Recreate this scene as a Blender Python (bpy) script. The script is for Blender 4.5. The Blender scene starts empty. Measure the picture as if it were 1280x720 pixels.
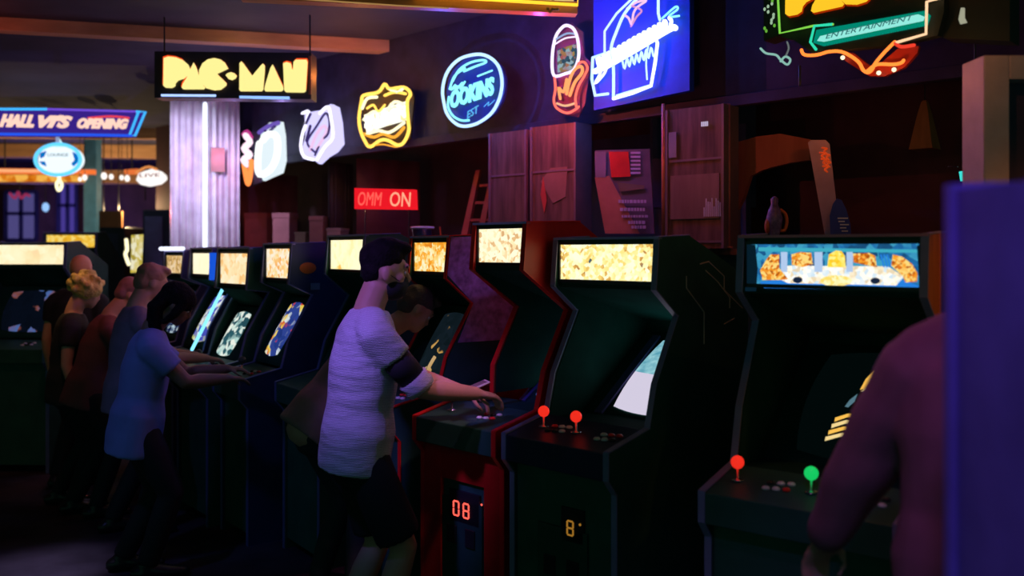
import bpy, bmesh, math, random
from mathutils import Vector, Matrix, noise as mnoise
random.seed(7)
S = bpy.context.scene
COL = S.collection
R = math.radians
F = 1150.0; HX = 640.0; HY = 314.0; CZ = 1.72

# ------------------------------------------------------------------ helpers
def P(x, y, Y):
    return Vector(((x-HX)/F*Y, Y, CZ+(HY-y)/F*Y))
def ray_plane(x, y, o, n):
    d = Vector(((x-HX)/F, 1.0, (HY-y)/F)); c = Vector((0, 0, CZ))
    t = (Vector(o)-c).dot(n)/d.dot(n)
    return c+d*t

def tagp(o, label=None, cat=None, group=None, kind=None):
    if label: o['label'] = label
    if cat: o['category'] = cat
    if group: o['group'] = group
    if kind: o['kind'] = kind
    return o

class MB:
    def __init__(s): s.v = []; s.f = []; s.mi = []; s.cur = 0
    def add(s, vs, fs):
        b = len(s.v); s.v += [Vector(v) for v in vs]
        for f in fs: s.f.append([b+i for i in f]); s.mi.append(s.cur)
        return s
    def box(s, x0, x1, y0, y1, z0, z1, M=None):
        vs = [Vector(p) for p in ((x0,y0,z0),(x1,y0,z0),(x1,y1,z0),(x0,y1,z0),(x0,y0,z1),(x1,y0,z1),(x1,y1,z1),(x0,y1,z1))]
        if M: vs = [M @ v for v in vs]
        return s.add(vs, [(0,3,2,1),(4,5,6,7),(0,1,5,4),(1,2,6,5),(2,3,7,6),(3,0,4,7)])
    def prism(s, pts, off):
        """3D polygon extruded by vector off"""
        n = len(pts); off = Vector(off)
        a = [Vector(p) for p in pts]; b = [p+off for p in a]
        fs = [tuple(range(n)), tuple(range(2*n-1, n-1, -1))]
        for i in range(n):
            j = (i+1) % n; fs.append((i, n+i, n+j, j))
        return s.add(a+b, fs)
    def xprism(s, yz, x0, x1):
        return s.prism([(x0, y, z) for y, z in yz], (x1-x0, 0, 0))
    def tube(s, path, r, n=8, side=None, caps=True):
        """loft; r number, list, or list of (a,b)"""
        path = [Vector(p) for p in path]; m = len(path)
        if not isinstance(r, (list, tuple)): r = [r]*m
        rr = [(q, q) if not isinstance(q, (list, tuple)) else q for q in r]
        rings = []; prev = None
        for i in range(m):
            t = (path[min(i+1, m-1)]-path[max(i-1, 0)])
            if t.length < 1e-9: t = Vector((0, 0, 1))
            t.normalize()
            ref = Vector(side) if side is not None else (prev if prev is not None else (Vector((0,0,1)) if abs(t.z) < .9 else Vector((1,0,0))))
            u = ref - t*ref.dot(t)
            if u.length < 1e-6: u = t.orthogonal()
            u.normalize(); w = t.cross(u); prev = u
            rings.append((path[i], u, w, rr[i], t))
        vs = []; fs = []
        def ring(c, u, w, a, b):
            k = len(vs)
            for j in range(n):
                th = 2*math.pi*j/n
                vs.append(c+u*math.cos(th)*a+w*math.sin(th)*b)
            return k
        ks = []
        if caps == 'round':
            c, u, w, (a, b), t = rings[0]; q = min(a, b)
            for ang in (70, 40): ks.append(ring(c-t*q*math.sin(R(ang)), u, w, a*math.cos(R(ang)), b*math.cos(R(ang))))
        for c, u, w, (a, b), t in rings: ks.append(ring(c, u, w, a, b))
        if caps == 'round':
            c, u, w, (a, b), t = rings[-1]; q = min(a, b)
            for ang in (40, 70): ks.append(ring(c+t*q*math.sin(R(ang)), u, w, a*math.cos(R(ang)), b*math.cos(R(ang))))
        for i in range(len(ks)-1):
            for j in range(n):
                j2 = (j+1) % n
                fs.append((ks[i]+j, ks[i]+j2, ks[i+1]+j2, ks[i+1]+j))
        if caps:
            fs.append(tuple(ks[0]+j for j in range(n-1, -1, -1))); fs.append(tuple(ks[-1]+j for j in range(n)))
        return s.add(vs, fs)
    def ell(s, c, a, b, cc, M=None, nu=16, nv=10):
        vs = []; fs = []; c = Vector(c)
        for i in range(1, nv):
            ph = math.pi*i/nv
            for j in range(nu):
                th = 2*math.pi*j/nu
                v = Vector((a*math.sin(ph)*math.cos(th), b*math.sin(ph)*math.sin(th), cc*math.cos(ph)))
                if M: v = M @ v
                vs.append(c+v)
        top = Vector((0,0,cc)); bot = Vector((0,0,-cc))
        if M: top = M @ top; bot = M @ bot
        vs += [c+top, c+bot]; T = len(vs)-2; B = T+1
        for i in range(nv-2):
            for j in range(nu):
                j2 = (j+1) % nu
                fs.append((i*nu+j, (i+1)*nu+j, (i+1)*nu+j2, i*nu+j2))
        for j in range(nu):
            j2 = (j+1) % nu
            fs.append((T, j, j2)); fs.append((B, (nv-2)*nu+j2, (nv-2)*nu+j))
        return s.add(vs, fs)
    def lathe(s, prof, c=(0,0,0), n=20, M=None):
        vs = []; fs = []; c = Vector(c)
        for r_, z in prof:
            for j in range(n):
                th = 2*math.pi*j/n; v = Vector((r_*math.cos(th), r_*math.sin(th), z))
                if M: v = M @ v
                vs.append(c+v)
        for i in range(len(prof)-1):
            for j in range(n):
                j2 = (j+1) % n; fs.append((i*n+j, i*n+j2, (i+1)*n+j2, (i+1)*n+j))
        fs.append(tuple(range(n-1, -1, -1))); k = (len(prof)-1)*n; fs.append(tuple(k+j for j in range(n)))
        return s.add(vs, fs)
    def build(s, name, mat, parent=None, smooth=False, bevel=0, loc=None, rz=0):
        me = bpy.data.meshes.new(name); me.from_pydata([tuple(v) for v in s.v], [], s.f)
        mats = mat if isinstance(mat, (list, tuple)) else [mat]
        for m in mats: me.materials.append(m)
        for p, k in zip(me.polygons, s.mi): p.material_index = k; p.use_smooth = smooth
        bm = bmesh.new(); bm.from_mesh(me); bmesh.ops.recalc_face_normals(bm, faces=bm.faces); bm.to_mesh(me); bm.free()
        o = bpy.data.objects.new(name, me); COL.objects.link(o)
        if parent: o.parent = parent
        if loc is not None: o.location = loc
        if rz: o.rotation_euler.z = rz
        if bevel:
            b = o.modifiers.new('bevel', 'BEVEL'); b.width = bevel; b.segments = 2; b.limit_method = 'ANGLE'; b.angle_limit = R(35)
        return o

def empty(name, loc, rz=0, parent=None, **k):
    o = bpy.data.objects.new(name, None); COL.objects.link(o); o.location = loc; o.rotation_euler = (0, 0, rz)
    o.empty_display_size = .1
    if parent: o.parent = parent
    return tagp(o, **k)

def origin_to(mb, c):
    c = Vector(c); mb.v = [v-c for v in mb.v]; return c

# ------------------------------------------------------------------ materials
def mat(name, col, rough=.5, metal=0, spec=.4, noise=0, nscale=8, bump=0, bscale=40, coat=0):
    m = bpy.data.materials.new(name); m.use_nodes = True; nt = m.node_tree; b = nt.nodes['Principled BSDF']
    b.inputs['Base Color'].default_value = (*col, 1); b.inputs['Roughness'].default_value = rough
    b.inputs['Metallic'].default_value = metal; b.inputs['Specular IOR Level'].default_value = spec
    if coat: b.inputs['Coat Weight'].default_value = coat
    tc = nt.nodes.new('ShaderNodeTexCoord')
    n = nt.nodes.new('ShaderNodeTexNoise'); n.inputs['Scale'].default_value = nscale; n.inputs['Detail'].default_value = 4
    nt.links.new(tc.outputs['Object'], n.inputs['Vector'])
    a = noise if noise else .15
    r = nt.nodes.new('ShaderNodeValToRGB')
    r.color_ramp.elements[0].position = .3; r.color_ramp.elements[1].position = .7
    r.color_ramp.elements[0].color = tuple(c*(1-a) for c in col)+(1,); r.color_ramp.elements[1].color = tuple(min(1, c*(1+a)) for c in col)+(1,)
    nt.links.new(n.outputs['Fac'], r.inputs['Fac']); nt.links.new(r.outputs['Color'], b.inputs['Base Color'])
    if bump:
        n2 = nt.nodes.new('ShaderNodeTexNoise'); n2.inputs['Scale'].default_value = bscale
        nt.links.new(tc.outputs['Object'], n2.inputs['Vector'])
        bp = nt.nodes.new('ShaderNodeBump'); bp.inputs['Strength'].default_value = bump; bp.inputs['Distance'].default_value = .01
        nt.links.new(n2.outputs['Fac'], bp.inputs['Height']); nt.links.new(bp.outputs['Normal'], b.inputs['Normal'])
    return m
def emi(name, col, st=1.0):
    m = bpy.data.materials.new(name); m.use_nodes = True; nt = m.node_tree; nt.nodes.clear()
    o = nt.nodes.new('ShaderNodeOutputMaterial'); e = nt.nodes.new('ShaderNodeEmission')
    e.inputs['Color'].default_value = (*col, 1); e.inputs['Strength'].default_value = st
    nt.links.new(e.outputs[0], o.inputs[0]); return m
def emi_art(name, stops, scale=30, st=1.0, kind='voronoi', stretch=(1,1,1), mixn=.5, nsc=5, off=0):
    """backlit printed film: a mosaic of colours; stops = [(pos,col)]"""
    m = bpy.data.materials.new(name); m.use_nodes = True; nt = m.node_tree; nt.nodes.clear(); L = nt.links.new
    o = nt.nodes.new('ShaderNodeOutputMaterial'); e = nt.nodes.new('ShaderNodeEmission'); e.inputs['Strength'].default_value = st
    tc = nt.nodes.new('ShaderNodeTexCoord'); mp = nt.nodes.new('ShaderNodeMapping'); mp.inputs['Scale'].default_value = stretch
    mp.inputs['Location'].default_value = (off, off*.7, off*1.3)
    L(tc.outputs['Object'], mp.inputs['Vector'])
    v = nt.nodes.new('ShaderNodeTexVoronoi'); v.inputs['Scale'].default_value = scale
    n = nt.nodes.new('ShaderNodeTexNoise'); n.inputs['Scale'].default_value = nsc; n.inputs['Detail'].default_value = 3
    L(mp.outputs[0], v.inputs['Vector']); L(mp.outputs[0], n.inputs['Vector'])
    sp = nt.nodes.new('ShaderNodeSeparateColor'); L(v.outputs['Color'], sp.inputs[0])
    mx = nt.nodes.new('ShaderNodeMix'); mx.data_type = 'FLOAT'; mx.inputs[0].default_value = mixn
    L(sp.outputs[0], mx.inputs[2]); L(n.outputs['Fac'], mx.inputs[3])
    r = nt.nodes.new('ShaderNodeValToRGB'); cr = r.color_ramp
    while len(cr.elements) > 1: cr.elements.remove(cr.elements[-1])
    cr.elements[0].position = stops[0][0]; cr.elements[0].color = (*stops[0][1], 1)
    for p, c in stops[1:]:
        q = cr.elements.new(p); q.color = (*c, 1)
    L(mx.outputs[0], r.inputs['Fac']); L(r.outputs['Color'], e.inputs['Color']); L(e.outputs[0], o.inputs[0])
    return m
def wood(name, c1, c2, scale=6, rough=.55, axis='Z'):
    m = bpy.data.materials.new(name); m.use_nodes = True; nt = m.node_tree; b = nt.nodes['Principled BSDF']; L = nt.links.new
    tc = nt.nodes.new('ShaderNodeTexCoord'); mp = nt.nodes.new('ShaderNodeMapping')
    mp.inputs['Scale'].default_value = (scale*3, scale*3, scale*.35) if axis == 'Z' else (scale*.35, scale*3, scale*3)
    n = nt.nodes.new('ShaderNodeTexNoise'); n.inputs['Scale'].default_value = 1.5; n.inputs['Detail'].default_value = 6
    r = nt.nodes.new('ShaderNodeValToRGB'); r.color_ramp.elements[0].color = (*c1, 1); r.color_ramp.elements[1].color = (*c2, 1)
    r.color_ramp.elements[0].position = .35; r.color_ramp.elements[1].position = .65
    L(tc.outputs['Object'], mp.inputs[0]); L(mp.outputs[0], n.inputs['Vector']); L(n.outputs['Fac'], r.inputs['Fac']); L(r.outputs['Color'], b.inputs['Base Color'])
    b.inputs['Roughness'].default_value = rough
    return m

M = {}
M['black'] = mat('black_laminate', (.022,.095,.068), .5, spec=.3)
M['black2'] = mat('black_vinyl', (.018,.07,.05), .45, spec=.3)
M['inner'] = mat('matt_black_board', (.012,.06,.045), .9, spec=.05)
M['navy'] = mat('navy_laminate', (.02,.035,.12), .45)
M['navyedge'] = mat('navy_edge_strip', (.12,.13,.35), .35)
M['lav'] = mat('lavender_edge_strip', (.24,.22,.42), .35)  # lavender reflection put into the edge strip colour
M['topedge'] = mat('violet_top_strip', (.40,.36,.70), .35)  # reflected violet line on the cabinet tops, put into the colour
M['pinkedge'] = mat('pink_top_strip', (.85,.22,.32), .35)  # reflected pink line on the nearest cabinet top, put into the colour
M['red'] = mat('red_laminate', (.55,.012,.01), .4)
M['rededge'] = mat('red_edge_strip', (.75,.015,.015), .35)
M['purple'] = mat('purple_printed_laminate', (.40,.24,.58), .5, noise=.4, nscale=30)
M['brown'] = wood('brown_wood_laminate', (.38,.11,.03), (.55,.17,.05), 4)
M['blueviolet'] = mat('blue_violet_paint', (.20,.13,.60), .8, spec=.15)
M['gold'] = mat('dull_gold', (.35,.22,.06), .4, metal=.6)
M['chrome'] = mat('chrome', (.6,.6,.65), .2, metal=1)
M['white_btn'] = mat('white_plastic', (.7,.7,.72), .3)
M['red_btn'] = mat('red_plastic', (.8,.03,.03), .3)
M['blk_btn'] = mat('black_plastic', (.02,.02,.022), .3)
M['wood'] = wood('weathered_wood', (.10,.055,.035), (.24,.13,.085), 5, .75)
M['strip'] = mat('worn_metal_strip', (.26,.17,.18), .5, metal=.3)
M['floor'] = mat('dark_floor', (.055,.05,.065), .85, spec=.05, noise=.4, nscale=3, bump=.15, bscale=6)
M['ceil'] = mat('ceiling_paint', (.045,.045,.075), .8, noise=.3, nscale=2)
M['beam'] = wood('beam_wood', (.42,.22,.10), (.6,.34,.16), 2, .7, 'X')
M['fascia'] = mat('fascia_paint', (.03,.025,.06), .7, noise=.3)
M['backwall'] = mat('maroon_wall_paint', (.07,.03,.035), .8, noise=.3, nscale=3)
M['bluewall'] = mat('blue_wall_paint', (.04,.07,.16), .7)
M['fabric_white'] = None

# ------------------------------------------------------------------ camera
cam = bpy.data.cameras.new('camera'); co = bpy.data.objects.new('camera', cam); COL.objects.link(co)
co.location = (0, 0, CZ); co.rotation_euler = (R(90), 0, 0)
cam.sensor_width = 36; cam.lens = 36*F/1280; cam.shift_y = -46/1280
cam.clip_start = .05; cam.clip_end = 60
cam.dof.use_dof = True; cam.dof.focus_distance = 4.5; cam.dof.aperture_fstop = 1.4
S.camera = co
S.view_settings.view_transform = 'Standard'; S.view_settings.look = 'None'
S.view_settings.exposure = 0; S.view_settings.gamma = 1; S.view_settings.use_curve_mapping = False
w = bpy.data.worlds.new('world'); S.world = w; w.use_nodes = True
w.node_tree.nodes['Background'].inputs[0].default_value = (.25,1.0,.68,1)
w.node_tree.nodes['Background'].inputs[1].default_value = .11

# ------------------------------------------------------------------ lights
def to_rot(loc, tgt): return (Vector(tgt)-Vector(loc)).to_track_quat('-Z', 'Y').to_euler()
def spot(loc, tgt, col, W, ang=40, blend=.6, r=.08):
    l = bpy.data.lights.new('ceiling_spot', 'SPOT'); l.color = col; l.energy = W; l.spot_size = R(ang); l.spot_blend = blend; l.shadow_soft_size = r  # added spot aimed at one thing, no fixture stands there
    o = bpy.data.objects.new('ceiling_spot', l); COL.objects.link(o); o.location = loc; o.rotation_euler = to_rot(loc, tgt); return o
def point(loc, col, W, r=0.0):
    l = bpy.data.lights.new('neon_spill', 'POINT'); l.color = col; l.energy = W; l.shadow_soft_size = r  # added point, stands in for neon spill or fills a dark area
    o = bpy.data.objects.new('neon_spill', l); COL.objects.link(o); o.location = loc; return o

# ------------------------------------------------------------------ room shell
def struct(name, mb, m, **k):
    o = mb.build(name, m, **k); o['kind'] = 'structure'; return o
DW = Vector((-.7071, .7071, 0)); DN = Vector((.7071, .7071, 0))      # along the row, and away behind it
B0 = Vector((1.3, 4.75, 0))
def BW(t, off=0, z=0): return B0+DW*t+DN*off+Vector((0, 0, z))
CEIL = 3.36
struct('floor', MB().box(-12, 9, -1.5, 19, -.1, 0), M['floor'])
struct('ceiling', MB().box(-12, 9, -1.5, 19, CEIL, CEIL+.1), M['ceil'])
struct('wall_back', MB().box(-12, 9, 17, 17.15, 0, CEIL), M['backwall'])
struct('wall_left', MB().box(-11.2, -11.05, 3, 17, 0, CEIL), M['backwall'])
# wall behind the row, running away to the left
def wslab(mb, t0, t1, o0, o1, z0, z1):
    a = [BW(t0, o0, z0), BW(t1, o0, z0), BW(t1, o1, z0), BW(t0, o1, z0)]
    return mb.prism(a, (0, 0, z1-z0))
struct('wall_right', wslab(MB(), -2.2, 9.5, 1.0, 1.12, 0, CEIL), M['backwall'])
struct('trim_1', wslab(MB(), -1.9, 5.6, .05, .12, 0, 1.70), M['black'])
struct('trim_2', wslab(MB(), -1.9, 5.6, .0, .95, 1.70, 1.735), M['wood'])
struct('trim_3', wslab(MB(), -1.9, 7.0, .10, .20, 2.56, CEIL), M['fascia'])
struct('trim_4', wslab(MB(), -1.9, 7.0, .06, .12, 2.50, 2.56), M['fascia'], bevel=.004)
# dark blue board behind the posters, left of the wide post
struct('trim_5', wslab(MB(), .52, 1.75, .70, .76, 1.735, 2.5), M['bluewall'])
# ceiling beams, almost square to the view
def beam(n, x0, x1, Yc, ang, z0=None, m=None, dy=.12, h=.09, nm='trim'):
    d = Vector((math.cos(R(ang)), math.sin(R(ang)), 0)); q = Vector((-d.y, d.x, 0))
    a = Vector((x0, Yc+(x0)*math.tan(R(ang)), 0)); b = Vector((x1, Yc+(x1)*math.tan(R(ang)), 0))
    zz = (CEIL-h) if z0 is None else z0
    mb = MB(); mb.prism([a+Vector((0,0,zz)), b+Vector((0,0,zz)), b+q*dy+Vector((0,0,zz)), a+q*dy+Vector((0,0,zz))], (0, 0, h+.002))
    return struct('%s_%d' % (nm, n), mb, m or M['beam'])
beam(6, -7.5, -.93, 7.4, 15)
beam(7, -10.5, -3.4, 12.6, 4, h=.14)
beam(8, -10.5, -3.4, 14.6, 4, h=.2, dy=.2)
beam(9, -10.5, -3.6, 15.8, 4, z0=2.85, h=.22, dy=.2)

# ------------------------------------------------------------------ pale drape-clad pillar beyond the row
def pillar():
    c = P(256, 314, 8.6); c.z = 0
    r = empty('draped_pillar', c, R(19), label='pale pillar wrapped in glossy vertical drapes beyond the far cabinets', cat='pillar')
    m1 = mat('glossy_pale_cladding', (.74,.70,.78), .45, spec=.4)
    mb = MB(); mb.box(-.3, .3, -.22, .22, 0, CEIL-.02); mb.build('core', mat('pillar_core', (.3,.28,.33), .6), r)
    mb = MB(); n = 52
    front = []
    for i in range(n+1):
        x = -.30+.60*i/n; y = -.25-.018*math.sin(i*1.35)-.012*math.sin(i*.6)
        front.append((x, y))
    for i in range(n):
        (xa, ya), (xb, yb) = front[i], front[i+1]
        mb.add([(xa,ya,1.0),(xb,yb,1.0),(xb,yb,3.1),(xa,ya,3.1),(xa,ya+.012,1.0),(xb,yb+.012,1.0),(xb,yb+.012,3.1),(xa,ya+.012,3.1)],
               [(0,1,2,3),(7,6,5,4),(0,4,5,1),(3,2,6,7)])
    mb.build('drape', m1, r, smooth=True)
    MB().box(-.34, .34, -.29, -.22, 3.1, 3.14).build('curtain_rail', M['chrome'], r)
    e = emi('pillar_tube_light', (.75,.8,1), 2.2)
    mb = MB().tube([(.0,-.30,1.72),(.0,-.30,3.05)], .018, 8, caps='round'); o = mb.build('light_tube', e, r, smooth=True); o['label'] = 'thin white vertical light tube'
    MB().box(.05, .17, -.305, -.285, 2.44, 2.66).build('poster', mat('pinkish_poster', (.42,.26,.24), .4), r)
pillar()

# ------------------------------------------------------------------ cabinets
def emat(c, s=1): return emi('lit', c, s)
RT = Matrix.Identity(4)
def cabinet(label, pos, theta, W, marq_mat, screen_mat, side=None, edge=None, sc=1.0, D=1.02, is_p0=False,
            balls=None, marq=(1.60, 1.755), headW=None, coin=None, group='arcade cabinets', top=1.775, panel_drop=0, body=None, seat=.325, inset=.018, screen_rect=None, sideleft=None, nbtn=3, marq_pad=.01, flat=False, scr=None, cpm=None, surround=None, topedge=None):
    th = R(theta); u = Vector((math.cos(th), -math.sin(th), 0)); d = Vector((math.sin(th), math.cos(th), 0))
    p0 = Vector(pos) if is_p0 else Vector(pos)-d*seat*sc
    org = p0-u*(W/2)*sc+d*(D/2)*sc; org.z = 0
    side = side or M['black']; edge = edge or M['navyedge']; body = body or M['black']
    r = empty('arcade_cabinet', org, -th, label=label, cat='arcade cabinet', group=group)
    if sc != 1: r.scale = (sc, sc, sc)
    h = W/2; Y = lambda v: v-D/2
    hl = -h if headW is None else h-headW
    pd = panel_drop
    ms = seat-.01
    low = [(.05,0),(.05,.80-pd),(0,.86-pd),(0,.965-pd),(.26,1.02-pd)]
    bz = top if flat else 1.60
    high = [(.306,1.19-pd*.6),(.46,1.455),(seat-.02,marq[0]-.03),(seat,top),(.54,top+.01),(D,bz),(D,0)]
    prof = [(Y(a), b) for a, b in low+high]
    def sidep(x0, x1, pr, nm='side_panel', m=side):
        return MB().xprism(pr, x0, x1).build(nm, m, r)
    sidep(h-.02, h, prof)
    if headW is None: sidep(-h, -h+.02, prof, m=sideleft or side)
    else:
        lp = [(Y(a), b) for a, b in low+[(.30,1.06-pd),(D,1.06-pd),(D,0)]]
        sidep(-h, -h+.02, lp)
        hp = [(Y(.30),1.06-pd)]+[(Y(a), b) for a, b in high[:-1]]+[(Y(D),1.06-pd)]
        sidep(hl, hl+.02, hp, 'side_panel')
    if True:
        def inner(pr, dy=.012): return [(y+(dy if i < len(pr)-2 else -dy), z-(.012 if z > 1.5 else 0)) for i, (y, z) in enumerate(pr)]
        MB().xprism(inner(prof), h-.023, h-.0205).build('inner_liner', M['inner'], r)
        MB().xprism(inner(prof if headW is None else hp), (-h if headW is None else hl)+.0205, (-h if headW is None else hl)+.023).build('inner_liner', M['inner'], r)
    # edge strips following the front of each side panel
    def strip(xc, pts):
        mb = MB(); n = len(pts)
        for i in range(n-1):
            a = Vector((0, Y(pts[i][0]), pts[i][1])); b = Vector((0, Y(pts[i+1][0]), pts[i+1][1]))
            t = (b-a).normalized(); q = Vector((0, -t.z, t.y))
            mb.prism([a+Vector((xc-.013,0,0)), b+t*.003+Vector((xc-.013,0,0)), b+t*.003+q*.005+Vector((xc-.013,0,0)), a+q*.005+Vector((xc-.013,0,0))], (.026, 0, 0))
        mb.build('edge_strip', edge, r)
    full = low+high[:5]
    strip(h-.01, full)
    if headW is None: strip(-h+.01, full)
    else: strip(-h+.01, low+[(.30,1.06-pd)]); strip(hl+.01, [(.30,1.06-pd)]+high[:5])
    a, b = -h+.02, h-.02; ha = hl+.02
    MB().box(a, b, Y(.065), Y(.085), .06, .86-pd).build('front_panel', body, r)
    MB().box(a, b, Y(D-.03), Y(D-.01), .02, bz-.01).build('back_panel', M['inner'], r)
    MB().box(ha, b, Y(seat+.02), Y(.54), top-.018, top+.004).build('top_panel', body, r)
    MB().xprism([(Y(.54),top+.0),(Y(D-.02),bz-.015),(Y(D-.02),bz-.03),(Y(.54),top-.015)], ha, b).build('rear_slope', body, r)
    # control panel with controls
    cp = MB().xprism([(Y(-.002),.855-pd),(Y(-.002),.962-pd),(Y(.255),1.016-pd),(Y(.255),.98-pd),(Y(.04),.855-pd)], a, b).build('control_panel', cpm or body, r, bevel=.004)
    tz = lambda v: .962-pd+(v/.257)*.054
    cw = W-.04
    bl = balls or []
    for (fx, bm_) in bl:
        x = a+cw*fx; v = .13; z = tz(v)
        j = MB().lathe([(.022,0),(.022,.003),(.012,.006),(.005,.008),(.005,.05)], (x, Y(v), z), 14).build('joystick', M['chrome'], cp, smooth=True)
        MB().ell((x, Y(v), z+.064), .0235, .0235, .0235).build('ball_top', bm_, j, smooth=True)
    for k in range(nbtn):
        for row in range(2):
            for cxx in ((.34, .84) if len(bl) > 1 else (.7,)):
                x = a+cw*cxx+(k-1)*.034; v = .10+.045*row+.006*k; z = tz(v)
                m_ = random.choice([M['white_btn'], M['red_btn'], M['white_btn'], M['blk_btn']])
                MB().lathe([(.014,0),(.014,.006),(.011,.007),(.010,.010),(.002,.0105)], (x, Y(v), z), 10).build('button', m_, cp, smooth=True)
    # hood inside
    MB().box(a, b, Y(.255), Y(.52), .985-pd, .998-pd).build('shelf', M['inner'], r)
    yb = min(.985, D-.035); hz = 1.40
    p_a = Vector((0, Y(.50), .995-pd)); p_b = Vector((0, Y(yb), 1.33))
    if scr: p_a = Vector((0, Y(scr[0][0]), scr[0][1])); p_b = Vector((0, Y(scr[1][0]), scr[1][1])); yb = scr[1][0]+.02; hz = scr[1][1]+.02
    t = (p_b-p_a).normalized(); nrm = Vector((0, -t.z, t.y))
    MB().xprism([(p_a.y,p_a.z),(p_b.y,p_b.z),(p_b.y,p_b.z-.02),(p_a.y,p_a.z-.02)], ha, b).build('bezel', M['inner'], r)
    MB().xprism([(Y(seat+.01),marq[0]-.02),(Y(yb),hz),(Y(yb),hz-.015),(Y(seat+.01),marq[0]-.035)], ha, b).build('hood', M['inner'], r)
    s0, s1 = ha+.085, b-.03
    if screen_rect: s0, s1 = screen_rect
    L = (p_b-p_a).length
    # bulged glass
    mb = MB(); nx, nz = 8, 8; vs = []
    for i in range(nx+1):
        for k in range(nz+1):
            fx = i/nx; fz = k/nz
            bul = .022*(1-(2*fx-1)**2)*(1-(2*fz-1)**2)
            cz = .5+(fz-.5)*(1-.10*(2*fx-1)**2); q = p_a+t*(.03+(L-.07)*cz)+nrm*(.004+bul); vs.append(((s0+s1)/2+(s1-s0)*(fx-.5)*(1-.13*(2*fz-1)**2), q.y, q.z))
    fs = [(i*(nz+1)+k, (i+1)*(nz+1)+k, (i+1)*(nz+1)+k+1, i*(nz+1)+k+1) for i in range(nx) for k in range(nz)]
    mb.add(vs, fs)
    so = mb.build('screen', screen_mat, r, smooth=True)
    if surround:
        mb = MB()
        for xa, xb in ((s0-.045, s0-.004), (s1+.004, s1+.012)):
            q0 = p_a+t*.0; q1 = p_a+t*(L-.04); mb.prism([(xa,q0.y,q0.z),(xb,q0.y,q0.z),(xb,q1.y,q1.z),(xa,q1.y,q1.z)], tuple(nrm*.012))
        mb.build('screen_surround', surround, r)
    MB().box(ha-.02, h, Y(seat-.006), Y(seat+.02), top-.006, top+.004).build('top_edge_strip', topedge or M['topedge'], r)  # strip carries the reflected line along the top edge as colour
    # marquee box
    MB().box(ha, b, Y(seat+.02), Y(seat+.14), marq[0]-.03, top-.02).build('marquee_box', body, r)
    mq = MB().box(ha+marq_pad, b-marq_pad, Y(seat+.008), Y(seat+.02), marq[0], marq[1]).build('marquee', marq_mat, r)
    mb = MB()
    for z0, z1 in ((marq[0]-.014, marq[0]), (marq[1], marq[1]+.012)): mb.box(ha, b, Y(seat), Y(seat+.02), z0, z1)
    for x0, x1 in ((ha, ha+marq_pad), (b-marq_pad, b)): mb.box(x0, x1, Y(seat), Y(seat+.02), marq[0], marq[1])
    mb.build('frame', M['blk_btn'], mq)
    # coin door
    if coin is not None:
        cx = (a+b)/2
        cd = MB().box(cx-.13, cx+.13, Y(.052), Y(.066), .22, .62).build('coin_door', M['black2'], r, bevel=.004)
        for x in (cx-.06, cx+.06):
            MB().box(x-.03, x+.03, Y(.044), Y(.053), .42, .5).build('coin_slot', M['blk_btn'], cd, bevel=.003)
    rr = r; rr['_'] = 0; del rr['_']
    rr_info = dict(r=r, Y=Y, h=h, a=a, b=b, ha=ha, D=D, u=u, d=d, org=org, p_a=p_a, t=t, nrm=nrm, scr=so, mq=mq, top=top, cp=cp)
    return rr_info

def marq(name, seed, stops=None, st=1.1, scale=45, **k):
    stops = stops or [(0,(.05,.1,.08)),(.22,(.7,.25,.03)),(.36,(1,.62,.16)),(.5,(1,.85,.42)),(.7,(1,.93,.62))]
    return emi_art(name, stops, scale, st, off=seed, **k)
scr_dark = emi_art('screen_dark_blue_game', [(0,(.003,.006,.03)),(.5,(.005,.012,.06)),(.60,(.03,.06,.2)),(.64,(.55,.75,.85)),(1,(.9,.95,.9))], 55, .8, off=3)
def screen(name, stops, seed=0, scale=40, st=.9, **k): return emi_art(name, stops, scale, st, off=seed, **k)
def sun_ramp_screen():
    m = bpy.data.materials.new('screen_white_and_teal'); m.use_nodes = True; nt = m.node_tree; nt.nodes.clear(); L = nt.links.new
    o = nt.nodes.new('ShaderNodeOutputMaterial'); e = nt.nodes.new('ShaderNodeEmission'); e.inputs['Strength'].default_value = .82
    tc = nt.nodes.new('ShaderNodeTexCoord'); sx = nt.nodes.new('ShaderNodeSeparateXYZ'); L(tc.outputs['Object'], sx.inputs[0])
    n = nt.nodes.new('ShaderNodeTexNoise'); n.inputs['Scale'].default_value = 22; n.inputs['Detail'].default_value = 5; L(tc.outputs['Object'], n.inputs['Vector'])
    r = nt.nodes.new('ShaderNodeValToRGB'); r.color_ramp.elements[0].position = .35; r.color_ramp.elements[1].position = .65
    r.color_ramp.elements[0].color = (.12,.42,.55,1); r.color_ramp.elements[1].color = (.38,.75,.82,1); L(n.outputs['Fac'], r.inputs['Fac'])
    g = nt.nodes.new('ShaderNodeMath'); g.operation = 'GREATER_THAN'; g.inputs[1].default_value = 1.165; L(sx.outputs['Z'], g.inputs[0])
    mx = nt.nodes.new('ShaderNodeMix'); mx.data_type = 'RGBA'; L(g.outputs[0], mx.inputs[0]); mx.inputs[6].default_value = (.80,.74,.92,1); L(r.outputs['Color'], mx.inputs[7])
    L(mx.outputs[2], e.inputs['Color']); L(e.outputs[0], o.inputs[0]); return m

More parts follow.
